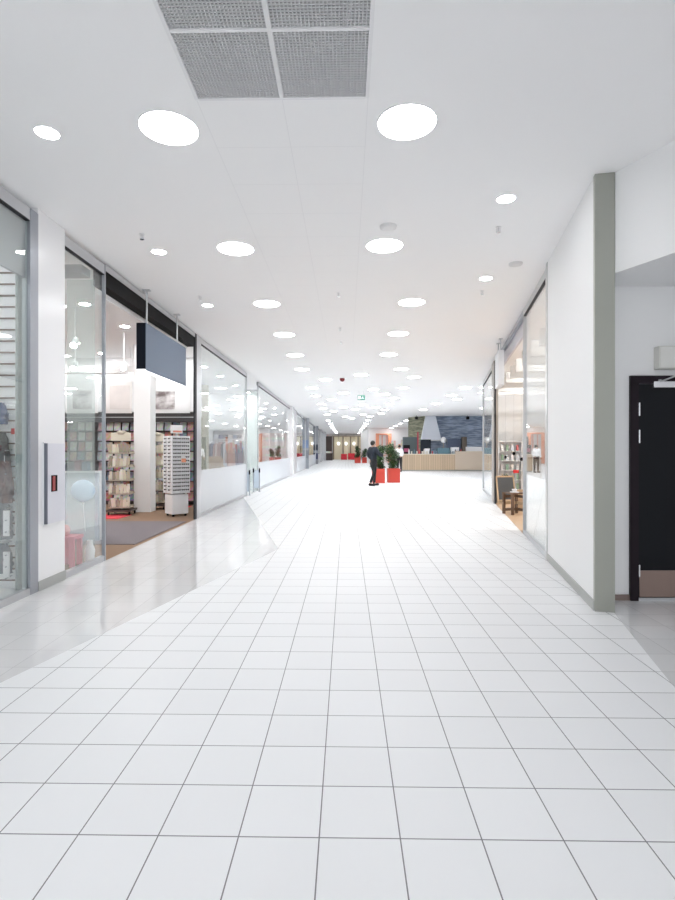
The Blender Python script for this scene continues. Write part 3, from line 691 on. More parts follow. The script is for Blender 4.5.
fill(f_at(212,22.6), f_at(243,22.6), 22.6, 2.3, 6, 6, 'folded_clothes', 'folded clothes', CLOTH, (.16,.2,.16), 'white shelf unit', 'folded clothes on the white shelf')
# pink shelving behind window 4
shelf_unit(-4.6, -3.25, 28.2, 2.35, 5, PINK, 'salmon pink shelf unit behind the second frosted window')
fill(-4.6, -3.25, 28.2, 2.35, 5, 7, 'gift_box', 'box', BOXC, (.13,.15,.22), 'salmon pink shelf unit', 'boxes on the pink shelves')
t = thing('bench', (-3.6,26,0), 'low pinkish red bench behind the second frosted window', 'bench')
MB().box(-4.0,-3.25,25.6,28.0,.95,1.12).build('seat', PINK, t, bevel=.01)
MB().box(-3.95,-3.3,25.7,27.9,0,.95).build('base', WHITEG, t)
for i,(yy,mt,nm) in enumerate(((36,TEAL,'teal'),(46,BOXC,'multicoloured'),(50,TEAL,'dark teal'),(58,ORED,'red'),(68,SHELFD,'dark brown'))):
    shelf_unit(-4.6, -3.25, yy, 1.3+.25*i, 3, mt, '%s shelf unit deep behind the far left shopfronts' % nm)
    fill(-4.6, -3.25, yy, 1.3+.25*i, 3, 5, 'gift_box', 'box', BOXC, (.13,.15,.22), nm+' far shelf unit', 'boxes on the far %s unit' % nm)

# security gates at the second doorway
def gate(ua, ub, D, label):
    xa, ya_ = at_depth(ua, D); xb_, yb_ = at_depth(ub, D)
    t = thing('security_gate', ((xa+xb_)/2, ya_, 0), label, 'security gate', 'security gates at second doorway')
    for x in (xa, xb_):
        MB().box(x-.03,x+.03,ya_-.05,ya_+.05,0,.03).box(x-.014,x+.014,ya_-.02,ya_+.02,.03,.82).build('upright', STEELD, t)
        MB().box(x-.02,x+.02,ya_-.03,ya_+.03,.66,.80).build('sensor_head', BLACK, t)
    MB().box(xa+.014,xb_-.014,ya_-.005,ya_+.005,.12,.74).build('glass_panel', FILMB, t)
gate(244.5, 249.5, 16.7, 'nearer low glass security gate with dark posts')
gate(253.5, 259.5, 18.2, 'farther low glass security gate with dark posts')

# ------------------------------------------------------------------ right wall
sW = 2.24; sG0, sG1 = 2.34, 4.42; sO = 9.75
st('wall_right', MB().box(0, .155, .02, sW, 0, H), WHITE, fr=RIGHT)
st('trim_7', MB().box(-.004, .16, -.0, .02, 0, H), PILLAR, fr=RIGHT)
st('trim_8', MB().box(-.004, 0, .02, .05, 0, H), PILLAR, fr=RIGHT)
st('baseboard_right', MB().box(-.012, 0, .02, sW, 0, .09), BASEB, fr=RIGHT)
st('trim_9', MB().box(-.006, .155, sW, sW+.03, 0, H), BASEB, fr=RIGHT)
st('trim_10', MB().box(-.004, .155, sW+.03, sG0, 0, H), WHITEG, fr=RIGHT)
def rwindow(n, s0, s1, film, post0=STEEL, post1=STEEL):
    w = thing('window_%d' % n, (.03,(s0+s1)/2,0), None, None, fr=RIGHT, kind='structure')
    MB().box(.024,.036,s0,s1,.07,3.72).build('glass_pane', GLASS, w)
    if film: MB().box(.038,.040,s0+.01,s1-.01,.07,film).build('window_film', FILM, w)
    MB().box(0,.06,s0,s1,0,.07).build('bottom_rail', STEEL, w)
    MB().box(0,.06,s0,s1,3.732,3.84).build('top_rail', STEEL, w)
    MB().box(.003,.05,s0,s1,3.72,3.732).build('gasket', GAP, w)
    MB().box(-.004,.06,s0-.03,s0,0,3.84).build('post', post0, w)
    MB().box(-.004,.06,s1,s1+.03,0,3.84).build('post', post1, w)
rwindow(9, sG0+.03, sG1, 1.02)
BEI = mat('beige-grey post', (.47,.44,.41), .45, metal=.2)
w10 = None
st('trim_11', MB().box(-.03, .09, sO, 10.35, 0, 3.84), BEI, fr=RIGHT)
st('trim_12', MB().box(-.01, .02, sO-.14, sO, 0, 3.84), GAP, fr=RIGHT)
rwindow(10, 10.38, 14.45, 1.02)
st('trim_13', MB().box(0,.06,sG1+.03,sO-.14,3.75,3.84), STEELD, fr=RIGHT)
st('trim_14', MB().box(.07,.11,sG1+.03,sO-.14,3.50,3.84), mat('pale lilac pelmet',(.66,.65,.70),.5), fr=RIGHT)
st('wall_right_shop_end', MB().box(.07, 7, 14.5, 14.65, 0, H), WHITE, fr=RIGHT)
st('wall_right_shop_side', MB().box(7, 7.15, .3, 14.65, 0, H), WHITE, fr=RIGHT)
# niche back wall in the picture plane
DZ = 5.05
st('wall_niche', MB().box(2.56, 9, DZ, DZ+.12, 0, H), WHITE, fr=CAMF)
st('baseboard_niche', MB().box(2.58, (629-337.5)/F*DZ, DZ-.012, DZ, 0, .055), BROWNB, fr=CAMF)
st('wall_right_end', MB().box(9, 9.2, -6, 5.3, 0, H), WHITE, fr=CAMF)
st('wall_right_bulkhead', MB().prism([(2.455,4.665),(2.68,4.165),(6.8,-5.0),(8.9,-5.0),(8.9,DZ-.002),(2.58,DZ-.002)], 3.0, H), WHITE, fr=CAMF)
# inner lamp of the niche is the hall light only; door
def cx(u, D=DZ): return (u-337.5)/F*D
d_ = thing('door_1', (cx(680),DZ,0), None, None, fr=CAMF, kind='structure')
jl0, jl1 = cx(629), cx(637); ztop = HC+(450-376)/F*DZ; zlint = HC+(450-384)/F*DZ
MB().box(jl0, jl1, DZ-.03, DZ+.02, 0, ztop).build('left_jamb', DFRAME, d_)
MB().box(jl1, jl1+.98, DZ-.03, DZ+.02, zlint, ztop).build('lintel', DFRAME, d_)
MB().box(jl1+.98, jl1+1.06, DZ-.03, DZ+.02, 0, ztop).build('right_jamb', DFRAME, d_)
lf = MB().box(jl1+.004, jl1+.976, DZ-.018, DZ+.01, .03, zlint-.004).build('leaf', DOORM, d_)
MB().box(jl1+.012, jl1+.965, DZ-.022, DZ-.018, .035, HC-(570-450)/F*DZ).build('kick_plate', KICK, lf)
MB().box(jl1+.0, jl1+.98, DZ-.03, DZ+.01, 0, .028).build('threshold', STEEL, d_)
for va, vb in ((403,416),(430,443),(564,576)): MB().box(jl1-.004, jl1+.008, DZ-.040, DZ-.018, HC-(vb-450)/F*DZ, HC-(va-450)/F*DZ).build('hinge', CHROME, lf)
zc_ = HC+(450-387.5)/F*DZ
dc = thing('door_closer', (cx(675),DZ-.05,zc_), 'silver door closer with folded arm on the dark door', 'door closer', fr=CAMF)
MB().box(cx(650), cx(650)+.28, DZ-.065, DZ-.022, zc_-.008, zc_+.052).build('closer_body', CHROME, dc, bevel=.004)
MB().tube((cx(657),DZ-.07,zc_+.05),(cx(664),DZ-.16,zc_+.085),.008).tube((cx(664),DZ-.16,zc_+.085),(cx(690),DZ-.06,zc_+.10),.008).lathe((cx(657),DZ-.045,zc_+.05),[(.014,0),(.014,.02)],12).build('arm', STEEL, dc)
MB().lathe((jl1+.9,DZ-.03,1.0),[(.02,0),(.02,.02)],10).box(jl1+.80,jl1+.91,DZ-.07,DZ-.055,1.0,1.02).build('door_handle', CHROME, lf)
ub = thing('wall_unit', (cx(672),DZ-.1,HC+(450-370)/F*DZ), 'white emergency light box on the wall above the dark door', 'wall unit', fr=CAMF)
z0, z1 = HC+(450-370)/F*DZ, HC+(450-347.5)/F*DZ
MB().box(cx(653.5), cx(653.5)+.42, DZ-.09, DZ-.001, z0, z1).build('housing', mat('warm white plastic',(.70,.70,.66),.5), ub, bevel=.006)
MB().box(cx(653.5)+.012, cx(653.5)+.41, DZ-.096, DZ-.09, z0+.015, z1-.015).build('cover', mat('pale plastic cover',(.78,.78,.75),.35), ub)

# blade sign at the right entrance
t = thing('hanging_sign', (-.10,7.9,2.85), 'white box sign hanging at the right-hand entrance', 'hanging sign', fr=RIGHT)
MB().box(-.17,-.05,6.95,7.75,2.86,3.62).build('sign_box', mat('white sign box',(.80,.82,.85),.4), t)
for y in (7.05,7.6):
    r_ = MB().tube((-.11,y,3.62),(-.11,y,H-.01),.012).build('hanger_rod', STEEL, t)
    MB().box(-.15,-.07,y-.04,y+.04,H-.012,H).build('ceiling_plate', STEEL, r_)
# ceiling lamellas of the right shop
for k in range(9):
    MB().box(.3,6.8,4.6+k*1.05,4.72+k*1.05,3.25,3.55).build('ceiling_beam', mat('warm grey lamella',(.6,.585,.56),.6) if k==0 else bpy.data.materials['warm grey lamella'], fr=RIGHT, kind='structure')
# display in the right shop
def rp(u, D):  # camera frame to right frame
    p = Vector((*at_depth(u, D),0)) - RIGHT.o; q = RIGHT.R.inverted() @ p; return q.x, q.y
tx, ty = rp(507, 14.0)
R = Fr(RIGHT.w((tx,ty,0)), TH+.12)
t = thing('chalkboard', (0,0,0), 'charcoal chalkboard on a pale wood easel in the right shop', 'chalkboard', fr=R)
lean = Matrix.Translation((0,0,.06)) @ Matrix.Rotation(-.22,4,'X')
MB().box(-.22,.22,-.012,.012,.06,.66,M=lean).build('board', CHALK, t)
m = MB()
for q in (-.235,.235): m.box(q-.016,q+.016,-.02,.02,-.05,.70,M=lean)
m.box(-.235,.235,-.02,.02,.66,.70,M=lean).box(-.235,.235,-.02,.02,.02,.06,M=lean); m.build('frame', WOOD, t)
for q in (-.15,.15): MB().tube((q,.42,.01),(q,.15,.62),.013).build('rear_leg', WOOD, t)
for q in (-.235,.235): MB().tube((q,-.02,0),(q,0,.05),.015).build('foot', WOOD, t)
# crate stool
tx, ty = rp(514.5, 11.85); R = Fr(RIGHT.w((tx,ty,0)), TH+.35)
t = thing('crate_stool', (0,0,0), 'dark brown slatted wooden crate stool in the right shop doorway', 'stool', fr=R)
for i in range(4): MB().box(-.20+i*.105,-.115+i*.105,-.18,.18,.46,.485).build('seat_slat', WOODD, t)
for sx in (-1,1):
    for sy in (-1,1): MB().box(sx*.17-.025,sx*.17+.025,sy*.15-.025,sy*.15+.025,0,.46).build('leg', WOODD, t)
for i in range(3):
    z = .06+i*.15
    MB().box(-.195,.195,.145,.16,z,z+.06).box(.155,.17,-.15,.15,z,z+.06).build('side_slat', WOOD if i==1 else WOODD, t)
t2 = MB().tube((0,0,.485),(0,0,.50),.10,n=20).lathe((0,0,.50),[(.03,0),(.055,.03),(.06,.06)],14)
t2.build('bowl', WSHIRT, fr=R, label='small white bowl on the crate stool', cat='bowl')
tx, ty = rp(519.5, 12.6); R2 = Fr(RIGHT.w((tx,ty,0)), TH)
t = thing('wooden_crate', (0,0,0), 'stacked light wooden crates behind the crate stool', 'crate', fr=R2)
for k in range(3):
    for z in (0,.07): MB().box(-.12,.18,-.14,-.125,k*.18+z+.01,k*.18+z+.055).box(-.12,.18,.125,.14,k*.18+z+.01,k*.18+z+.055).box(-.12,-.105,-.125,.125,k*.18+z+.01,k*.18+z+.055).box(.165,.18,-.125,.125,k*.18+z+.01,k*.18+z+.055).build('slat_band', WOOD, t)
    MB().box(-.105,.165,-.125,.125,k*.18,k*.18+.012).build('crate_floor', WOOD, t)
m = MB()
for a in (-.10,.15):
    for b in (-.11,.11): m.box(a-.01,a+.01,b-.01,b+.01,0,.53)
m.build('corner_batten', WOODD, t)
# wooden box and plant by the beige post
tx, ty = rp(495.6, 14.1); ty = min(ty, 9.45); tx += .12
R3 = Fr(RIGHT.w((tx+.22,ty+.9,0)), RIGHT.rz)
MB().box(-.16,.16,-.16,.16,0,.08).box(-.16,.16,-.16,.16,.10,.30).box(-.15,.15,-.15,.15,.08,.10).build('wooden_box', WOOD, fr=R3, label='pale wooden box beside the beige shopfront post', cat='box')
def shrub(R, z0, h, w, n, label_parent, name='foliage', seed=1, clusters=None):
    rnd = random.Random(seed); m = MB()
    cl = clusters or [(0,0,z0+h*.55,w*.5,h*.45)]
    for i in range(n):
        c0 = rnd.choice(cl); 
        while True:
            p = Vector((rnd.uniform(-1,1),rnd.uniform(-1,1),rnd.uniform(-1,1)))
            if p.length < 1: break
        q = Vector((c0[0]+p.x*c0[3], c0[1]+p.y*c0[3], c0[2]+p.z*c0[4]))
        a = Vector((rnd.uniform(-1,1),rnd.uniform(-1,1),rnd.uniform(-.6,.8))).normalized(); b = a.cross(Vector((rnd.uniform(-1,1),rnd.uniform(-1,1),1))).normalized()
        L = rnd.uniform(.05,.1); W = L*.42
        m.add([q, q+a*L*.5+b*W, q+a*L, q+a*L*.5-b*W], [(0,1,2,3)])
    return m.build(name, LEAF, label_parent)
t = thing('potted_plant', (0,0,.30), 'small leafy green plant on the pale wooden box', 'plant', fr=R3)
MB().lathe((0,0,.30),[(.06,0),(.08,.12)],14).build('pot', WSHIRT, t)
shrub(R3,.42,.35,.3,160,t,seed=5,clusters=[(0,0,.56,.15,.16)])
# shelves with products at the end wall of the right shop
for i,(a,b,mt,nm) in enumerate(((.5,1.3,WHITEG,'white shelf unit nearest the glass'),(1.5,2.6,WHITEG,'white shelf unit in the middle'))):
    shelf_unit(a,b,14.1,1.75,5,mt,nm+' at the end wall of the right shop',fr=RIGHT)
    fill(a,b,14.1,1.75,5,4,'bottle' if i else 'gift_box','bottle' if i else 'box',GOODS,(.08,.08,.2),nm,'goods on the end wall shelves %d'%i if False else ('bottles on the end wall' if i else 'boxes on the end wall'),fr=RIGHT)
MB().box(.25,.40,13.6,13.8,1.0,1.3).build('display_box', TEAL, fr=RIGHT, label='teal display block behind the farthest right glass', cat='display block')
t = thing('plinth', (.32,13.7,0), 'white plinth carrying the teal block', 'plinth', fr=RIGHT); MB().box(.2,.45,13.55,13.85,0,1.0).build('plinth_body', WHITEG, t)
tx, ty = rp(516, 13.2)
t = thing('price_stand', (tx,ty,0), 'thin price stand with small red card above the chalkboard', 'price stand', fr=RIGHT)
MB().tube((tx,ty,.01),(tx,ty,.88),.008).lathe((tx,ty,0),[(.1,0),(.1,.012)],16).build('stand', STEEL, t)
MB().box(tx-.07,tx+.07,ty-.01,ty+.01,.86,.94).build('card', RED, t)
for i,(u,D,z,nm) in enumerate(((505.5,13.6,1.25,'left'),(513.8,13.0,1.35,'middle'),(521.5,12.3,1.22,'right'))):
    tx, ty = rp(u,D)
    t = thing('pendant_ornament', (tx,ty,z), 'small dark ornament hanging in right shop, %s of three' % nm, 'ornament', 'hanging ornaments in the right shop', fr=RIGHT)
    MB().ball((tx,ty,z),.035,.035,.045).build('ornament_body', BLACK, t); MB().tube((tx,ty,z+.04),(tx,ty,3.24),.002,n=5).build('thread', STEEL, t)
tx, ty = rp(532, 9.2)
t = thing('cabinet', (tx,ty,0), 'narrow brown cabinet behind the frosted right window', 'cabinet', fr=RIGHT)
MB().box(tx-.12,tx+.12,ty-.2,ty+.2,0,1.28).build('carcass', mat('taupe wood',(.36,.30,.25),.5), t); MB().box(tx-.13,tx+.13,ty-.21,ty+.21,1.28,1.31).build('cabinet_top', WOODD, t)

# ------------------------------------------------------------------ planters
def planter(u, D, label, seed, w=.53, tall=1.3, wd=.34):
    x, y = at_depth(u, D); R = Fr((x,y,0), .05)
    t = thing('planter', (0,0,0), label, 'planter', 'red planters in the hall', fr=R)
    m = MB(); h = .62; k = .04
    m.box(-w/2,w/2,-w/2,-w/2+k,0,h).box(-w/2,w/2,w/2-k,w/2,0,h).box(-w/2,-w/2+k,-w/2+k,w/2-k,0,h).box(w/2-k,w/2,-w/2+k,w/2-k,0,h); m.build('pot', ORED, t)
    MB().box(-w/2+k,w/2-k,-w/2+k,w/2-k,.02,h-.05).build('soil', SOIL, t)
    for i in range(3):
        a = i*2.1+seed; MB().tube((math.cos(a)*.07,math.sin(a)*.07,h-.06),(math.cos(a)*.13,math.sin(a)*.13,tall),.014,.006,n=6).build('stem', WOODD, t)
    rnd = random.Random(seed)
    cl = [(rnd.uniform(-.14,.14),rnd.uniform(-.14,.14),z,wd*rnd.uniform(.6,1),.2) for z in [h+.1+i*(tall-h)/5 for i in range(6)]]
    shrub(R,h,1,.5,1500,t,seed=seed,clusters=cl)
planter(378.2, 23.2, 'red square planter with spreading shrub, left of the near pair', 2, wd=.28, tall=1.35)
planter(393.3, 23.5, 'red square planter with upright shrub, right of the near pair', 11, wd=.24, tall=1.42)
planter(357.6, 58, 'distant red planter, left of the far pair', 21, w=.62, tall=1.6)
planter(364.4, 58.6, 'distant red planter, right of the far pair', 31, w=.5, tall=1.3)

# ------------------------------------------------------------------ people
def skin_obj(name, nodes, edges, mt, parent, root=0, sub=2):
    keys = list(nodes); me = bpy.data.meshes.new(name)
    c = ORG[parent][1]
    me.from_pydata([tuple(Vector(nodes[k][0])) for k in keys], [(keys.index(a),keys.index(b)) for a,b in edges], [])
    me.materials.append(mt); o = bpy.data.objects.new(name, me); col.objects.link(o); o.parent = parent
    o.modifiers.new('Skin','SKIN'); sv = me.skin_vertices[0].data
    for i,k in enumerate(keys): r = nodes[k][1]; sv[i].radius = (r[0],r[1]) if isinstance(r,tuple) else (r,r); sv[i].use_root = (i==root)
    o.modifiers['Skin'].use_smooth_shade = True
    s = o.modifiers.new('Sub','SUBSURF'); s.levels = sub; s.render_levels = sub
    ORG[o] = ORG[parent]; return o
def person(x, y, rz, hgt, label, top, legs, pose):
    R = Fr((x,y,0), rz); t = thing('person', (0,0,0), label, 'person', fr=R); k = hgt/1.75
    P = dict(pelvis=(0,0,.95), waist=(0,.01,1.08), chest=(0,0,1.30), neck=(0,0,1.47), skull=(0,.01,1.58), crown=(0,.0,1.68))
    P.update(pose)
    P = {a: tuple(Vector(b)*k) for a,b in P.items()}
    rad = dict(pelvis=(.145,.11), waist=(.125,.095), chest=(.155,.11), neck=.055, skull=.078, crown=.07, shL=.062, shR=.062, elL=.045, elR=.045, wrL=.032, wrR=.032, haL=.03, haR=.03, hipL=.09, hipR=.09, knL=.062, knR=.062, anL=.036, anR=.036, toL=.02, toR=.02)
    E = [('pelvis','waist'),('waist','chest'),('chest','neck'),('neck','skull'),('skull','crown')]
    for s in 'LR': E += [('chest','sh'+s),('sh'+s,'el'+s),('el'+s,'wr'+s),('wr'+s,'ha'+s),('pelvis','hip'+s),('hip'+s,'kn'+s),('kn'+s,'an'+s),('an'+s,'to'+s)]
    def sub(keys, g): return {a:(P[a], tuple(q*k+g for q in rad[a]) if isinstance(rad[a],tuple) else rad[a]*k+g) for a in keys}
    body = skin_obj('body', sub(list(P), 0), E, SKIN, t)
    up = ['waist','pelvis','chest','neck_'] ; 
    Ku = ['pelvis','waist','chest','shL','elL','wrL','shR','elR','wrR']
    skin_obj('jacket', sub(Ku,.035), [e for e in E if e[0] in Ku and e[1] in Ku], top, t)
    Kl = ['pelvis','waist','hipL','knL','anL','hipR','knR','anR']
    skin_obj('trousers', sub(Kl,.018), [e for e in E if e[0] in Kl and e[1] in Kl], legs, t)
    for s in 'LR':
        a = Vector(P['an'+s]); b = Vector(P['to'+s]); d = (b-a); d.z = 0; d.normalize()
        MB().tube(a+Vector((0,0,-.045))-d*.05, b+d*.05+Vector((0,0,-.005)), .052, .045, n=12).build('shoe', BLKC, t)
        h = Vector(P['ha'+s]); w = Vector(P['wr'+s]); f = (h-w).normalized(); sd = f.cross(Vector((0,1,0))).normalized()
        m = MB()
        for j in range(4): q = h+sd*(-.024+.016*j); m.tube(q, q+f*(.06+.01*(j in (1,2)))+Vector((0,.012,0)), .008, .006, n=6)
        m.tube(h-f*.03, h+f*.02+sd*.05, .010, .007, n=6); m.build('fingers', SKIN, t)
    s = Vector(P['skull']); c_ = Vector(P['crown']); f = (Vector((0,1,0))).normalized()
    MB().ball(s+Vector((0,-.018,.045))*k, .092*k,.102*k,.105*k, n=16).build('hair', HAIR, t)
    MB().ball(s+Vector((.033,.085,.0)),.011,.006,.008).ball(s+Vector((-.033,.085,.0)),.011,.006,.008).build('eyes', BLACK, t)
    MB().tube(s+Vector((0,.08,.01)), s+Vector((0,.105,-.03)),.008,.015,n=8).ball(s+Vector((.088,0,-.01)),.012,.02,.032).ball(s+Vector((-.088,0,-.01)),.012,.02,.032).build('nose_and_ears', SKIN, t)
    MB().box(s.x-.022,s.x+.022,s.y+.076,s.y+.086,s.z-.062,s.z-.054).build('mouth', mat('lip',(.45,.2,.18),.5) if 'lip' not in bpy.data.materials else bpy.data.materials['lip'], t)
    return t
x, y = at_depth(373.0, 21.2)
person(x, y, math.radians(-60), 1.84, 'person in dark clothes walking beside the near red planters', NAVY, BLKC,
  dict(shL=(-.19,0,1.41),elL=(-.30,-.04,1.17),wrL=(-.27,.14,1.0),haL=(-.26,.2,.97), shR=(.19,0,1.41),elR=(.27,.10,1.2),wrR=(.20,.33,1.16),haR=(.19,.40,1.16),
       hipL=(-.10,0,.90),knL=(-.11,.14,.52),anL=(-.11,.13,.09),toL=(-.12,.28,.045),hipR=(.10,0,.90),knR=(.11,.0,.50),anR=(.11,-.2,.11),toR=(.12,-.06,.045)))
x, y = at_depth(399.5, 35.3)
person(x, y, math.radians(150), 1.80, 'person in white shirt and black trousers standing by the counter', WSHIRT, BLKC,
  dict(shL=(-.18,0,1.41),elL=(-.25,.02,1.14),wrL=(-.2,.16,.98),haL=(-.19,.22,.96), shR=(.18,0,1.41),elR=(.25,-.03,1.14),wrR=(.25,.06,.9),haR=(.25,.09,.84),
       hipL=(-.10,0,.90),knL=(-.11,.02,.50),anL=(-.12,0,.09),toL=(-.13,.14,.045),hipR=(.10,0,.90),knR=(.11,.02,.50),anR=(.12,0,.09),toR=(.13,.14,.045)))

# ------------------------------------------------------------------ cafe
def cxx(u, D): return (u-337.5)/F*D
D = 36.0
c = thing('cafe_counter', (cxx(445,D),D+.4,0), 'long cafe counter clad in vertical oak slats', 'counter', fr=CAMF)
MB().box(cxx(402.5,D),cxx(486,D),D,D+.8,.08,1.12).build('counter_front', COUNTER, c)
MB().box(cxx(402.5,D)+.05,cxx(486,D)-.05,D+.05,D+.75,0,.08).build('plinth', BASEB, c)
MB().box(cxx(402.2,D),cxx(486,D),D-.03,D+.83,1.12,1.17).build('worktop', CREAM, c)
MB().box(cxx(455,D),cxx(486,D),D-.05,D-.031,.08,1.35).build('raised_front', mat('pale oak panel',(.60,.50,.40),.5), c)
def cbox(name, u0,u1,v0,v1,D,dep,mt,label,cat,group=None,z0=None,bevel=.02):
    return MB().box(cxx(u0,D),cxx(u1,D),D,D+dep,z0 if z0 is not None else HC+(450-v1)/F*D,HC+(450-v0)/F*D).build(name, mt, fr=CAMF, bevel=bevel, label=label, cat=cat, group=group)
D2 = 38.3
st('wall_cafe', MB().box(cxx(425,D2),cxx(482.5,D2),D2,D2+.3,0,H), STONEB, fr=CAMF)
st('wall_cafe_side', MB().prism([(cxx(410,D2+.6),D2+1.6),(cxx(425,D2),D2),(cxx(425,D2),D2+.3),(cxx(410,D2+.6)+.1,D2+1.9)],0,H), STONEG, fr=CAMF)
hd = thing('extractor_hood', (cxx(430,D2),D2-.4,2.1), 'white tapered chimney hood on the stone cafe wall', 'extractor hood', fr=CAMF)
zb = HC+(450-440)/F*D2; za = HC+(450-416.3)/F*D2; za = min(za, H-.001)
xa0,xa1,xb0,xb1 = cxx(425,D2),cxx(434.3,D2),cxx(420.5,D2),cxx(439.5,D2)
MB().add([(xb0,D2-.7,zb),(xb1,D2-.7,zb),(xb1,D2-.02,zb),(xb0,D2-.02,zb),(xa0,D2-.5,za),(xa1,D2-.5,za),(xa1,D2-.02,za),(xa0,D2-.02,za)],[(0,3,2,1),(4,5,6,7),(0,1,5,4),(1,2,6,5),(2,3,7,6),(3,0,4,7)]).build('hood_body', mat('pale blue white hood',(.74,.78,.86),.4), hd)
MB().box(xb0-.03,xb1+.03,D2-.73,D2-.02,zb-.08,zb).build('hood_rim', STEEL, hd)
for u,nm in ((416.4,'left'),(467.7,'right')):
    x = cxx(u,37.5); z = H-.28
    t = thing('cafe_spotlight', (x,37.5,z), 'black spotlight at top of the stone wall, %s one' % nm, 'spotlight', 'black cafe spotlights', fr=CAMF)
    MB().box(x-.10,x+.10,37.4,37.6,z,z+.2).build('lamp_housing', BLACK, t, bevel=.02); MB().tube((x,37.5,z+.2),(x,37.5,H),.015).build('stem', BLACK, t)
zc = 1.17
items = [('monitor',420.5,431,439.5,449.5,36.4,.08,NAVY,'large dark screen left of the hood on the counter','screen'),
 ('menu_board',417.2,418.6,432,449,36.4,.05,mat('dark red banner',(.42,.04,.07),.5),'narrow upright red banner on the counter','banner'),
 ('display_case',447.5,461,438.5,449,36.3,.4,mat('dark glazed case',(.06,.08,.13),.2),'dark glass display case below stone wall','display case'),
 ('coffee_machine',462,467,436.8,449,36.3,.35,mat('bronze machine',(.12,.10,.08),.3,metal=.5),'dark brown coffee machine on the counter','coffee machine'),
 ('cake_display',438,449.5,448,453.2,36.1,.4,TEAL,'low teal glass cake display on counter','cake display'),
 ('till',403.5,410,445,451,36.1,.35,BLACK,'black till at left end of the counter','till'),
 ('paper_box',425,430,448.5,452.5,36.1,.3,WSHIRT,'white box on the counter under the screen','box'),
 ('paper_box',451,459,447.3,452.2,36.1,.3,WSHIRT,'white box on the counter right of the teal display','box'),
 ('tray',466,482,446.8,450.2,36.2,.4,WSHIRT,'long white tray stack at right end of the counter','tray'),
 ('speaker_box',455,460,451,454,36.05,.15,BLACK,'small black box low on the counter right side','box')]
for nm,u0,u1,v0,v1,DD,dep,mt,lb,ct in items: cbox(nm,u0,u1,v0,v1,DD,dep,mt,lb,ct,z0=zc)
MB().box(cxx(404,36.1),cxx(409,36.1),36.08,36.1,1.3,1.55).build('till_screen', mat('maroon screen',(.3,.05,.12),.4), fr=CAMF, label='small maroon screen on the black till', cat='screen')
rnd = random.Random(5)
for i in range(22):
    u = 409+i*2.6
    if 437<u<450 or u>465: continue
    product('cup' if i%2 else 'bottle','cup' if i%2 else 'bottle',DRINK,(.10,.1,.18 if i%2 else .34),CAMF.w((cxx(u,36.0)+rnd.uniform(-.03,.03),36.06,zc)),0,'small %s on the cafe counter front edge' % ('cup' if i%2 else 'bottle'),'tableware on the cafe counter')
x = cxx(443.5,36.7)
t = thing('table_lamp', (x,36.7,zc), 'white globe lamp with slender stem standing on the cafe counter', 'lamp', fr=CAMF)
MB().lathe((x,36.7,zc),[(.14,0),(.03,.03),(.025,.75)],14).build('lamp_base', BEIGE, t)
MB().ball((x,36.7,zc+.95),.2,.2,.22,n=16).build('lamp_shade', mat('opal globe',(.9,.9,.9),.4), t)
cbox('back_shelf',403,418,437,452,38.9,.3,mat('dark slate cabinet',(.10,.13,.14),.5),'tall dark slate cabinet behind the left end of the counter','cabinet',z0=0)
# far right: pale column row by the cafe
# ------------------------------------------------------------------ far shops
DF = 60.0
st('wall_far', MB().box(cxx(371,DF),30,DF,DF+.3,0,H), WHITE, fr=CAMF)
st('wall_end', MB().box(-3.2, 8, 80, 80.3, 0, H), WHITE)
st('wall_end_side', MB().box(cxx(371,DF)-.3,cxx(371,DF),DF,80.5,0,H), WHITE, fr=CAMF)
st('wall_east', MB().box(29.8,30,24,84,0,H), WHITE)
st('wall_east_return', MB().prism([wR(14.55,7.0), (30,25), (30,25.2), wR(14.7,7.0)],0,H), WHITE)
# orange shop portal
t = thing('shop_portal', (cxx(384,DF),DF-.3,0), 'orange framed shop entrance with pale hanging panels in far hall', 'shop portal', fr=CAMF)
for u0,u1 in ((376,379),(388,391.5)): MB().box(cxx(u0,DF-.4),cxx(u1,DF-.4),DF-.4,DF-.02,0,3.15).build('jamb', ORANGE, t)
MB().box(cxx(376,DF-.4),cxx(391.5,DF-.4),DF-.4,DF-.02,3.15,3.3).build('lintel', ORANGE, t)
for i in range(4): MB().box(cxx(379.4+i*2.1,DF-.2),cxx(380.8+i*2.1,DF-.2),DF-.2,DF-.15,.9,3.1).build('hanging_panel', PINK if i%2 else WSHIRT, t)
MB().box(cxx(382,DF-.7),cxx(383.5,DF-.7),DF-.7,DF-.5,1.0,1.9).build('display_figure', BLACK, fr=CAMF, label='small dark display figure in front of the orange portal', cat='display figure')
# market style displays between portal and cafe
rnd = random.Random(9)
for i in range(8):
    u = 391.5+i*2.4; hh = rnd.uniform(1.9,3.0); 
    t = thing('market_stand', (cxx(u+1,57),57.2,0), 'distant stand of %s goods, %s right of the orange portal' % (['pale','pink','cream','grey'][i%4], ORD[i]), 'stand', 'distant stands right of the portal', fr=CAMF)
    MB().box(cxx(u,57),cxx(u+2.1,57),57,57.5,0,1.1).build('stand_base', mat('stand %d'%i,(.55+.1*rnd.random(),.5,.45),.6), t)
    MB().box(cxx(u,57),cxx(u+2.1,57),57.3,57.35,1.1,hh).build('stand_back', [BOXC,PINK,CREAM,ORANGE][i%4], t)
    for j in range(3): MB().box(cxx(u+.2+j*.6,57),cxx(u+.6+j*.6,57),57.05,57.25,1.1,1.1+rnd.uniform(.2,.6)).build('goods', BOXC, t)
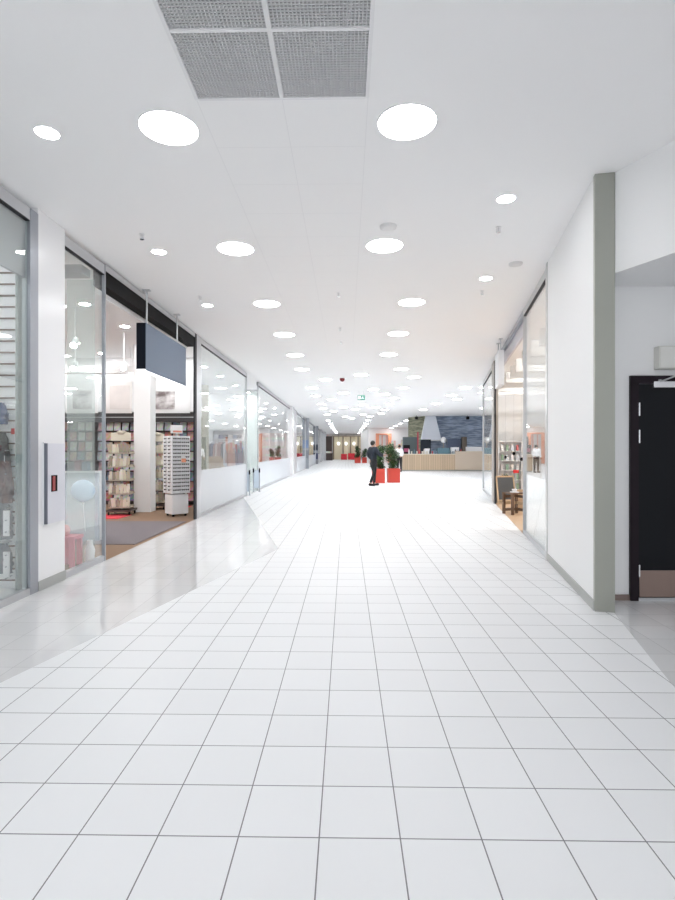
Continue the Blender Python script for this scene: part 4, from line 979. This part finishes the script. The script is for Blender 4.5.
# end-of-hall shop
shopm = mat('warm cream wall',(.88,.82,.62),.6)
st('wall_end_shop', MB().box(f_at(333,79.9), f_at(371,79.9), 79.9, 79.98, 0, 3.45), shopm)
for i,u in enumerate((333,342.5,350,357.5,366)): MB().box(f_at(u,79.7), f_at(u+1.1,79.7), 79.6, 79.9, 0, 3.45).build('brown_pillar', mat('brown frame %d'%i,(.26,.21,.15),.5), kind='structure')
st('trim_15', MB().box(f_at(332,79.7), f_at(372,79.7), 79.55, 79.9, 3.45, 3.6), BEIGE)
for i,(u0,u1,z) in enumerate(((341,347,.85),(348,355,.95),(356.5,360,.8))):
    t = thing('sofa', (f_at((u0+u1)/2,78),78,0), '%s red sofa at far end of the hall' % ['left','middle','right'][i], 'sofa', 'red sofas at the far end')
    MB().box(f_at(u0,78),f_at(u1,78),77.7,78.4,0,.5).build('seat', REDC, t, bevel=.05)
    MB().box(f_at(u0,78),f_at(u1,78),78.4,78.6,0,z).build('backrest', REDC, t, bevel=.05)
for i,u in enumerate((338.5,346,354)):
    x = f_at(u,79); t = thing('wall_lamp', (x,79.4,2.2), 'warm lamp glowing on cream wall at the far end, %s' % ORD[i], 'lamp', 'warm lamps at the far end')
    MB().tube((x,79.4,2.6),(x,79.4,H),.01).build('cord', BLACK, t); MB().ball((x,79.4,2.4),.2,.2,.25).build('shade', SIGNL, t)
# dark shelves at left far end
for i in range(3): 
    y=73+i*1.7; t = thing('display_rack', (-2.3,y,0), 'dark display rack at far left end, %s' % ORD[i], 'rack', 'dark racks at the far end')
    MB().box(-2.9,-2.0,y,y+.4,0,1.0).build('rack_base', SHELFD, t); MB().box(-2.85,-2.05,y+.1,y+.3,1.0,1.25).build('rack_goods', BOXC, t)

# ------------------------------------------------------------------ camera, world, view
cam = bpy.data.cameras.new('camera'); co = bpy.data.objects.new('camera', cam); col.objects.link(co)
co.location = (0,0,HC); co.rotation_euler = (math.pi/2, 0, TH)
cam.sensor_fit = 'VERTICAL'; cam.sensor_height = 36; cam.lens = 36*F/900; cam.clip_end = 300; cam.clip_start = .05
sc.camera = co
w = bpy.data.worlds.new('open_end_fill'); sc.world = w; w.use_nodes = True
w.node_tree.nodes['Background'].inputs[0].default_value = (.95,.97,1,1); w.node_tree.nodes['Background'].inputs[1].default_value = 1.3  # added as soft fill through the open end behind the camera
sc.view_settings.view_transform = 'Standard'; sc.view_settings.look = 'None'; sc.view_settings.gamma = 1; sc.view_settings.exposure = 0.04
sc.cycles.max_bounces = 14; sc.cycles.diffuse_bounces = 7; sc.cycles.glossy_bounces = 6; sc.cycles.transparent_max_bounces = 40
sc.cycles.use_denoising = True; sc.cycles.sample_clamp_indirect = 6
bpy.context.view_layer.update()
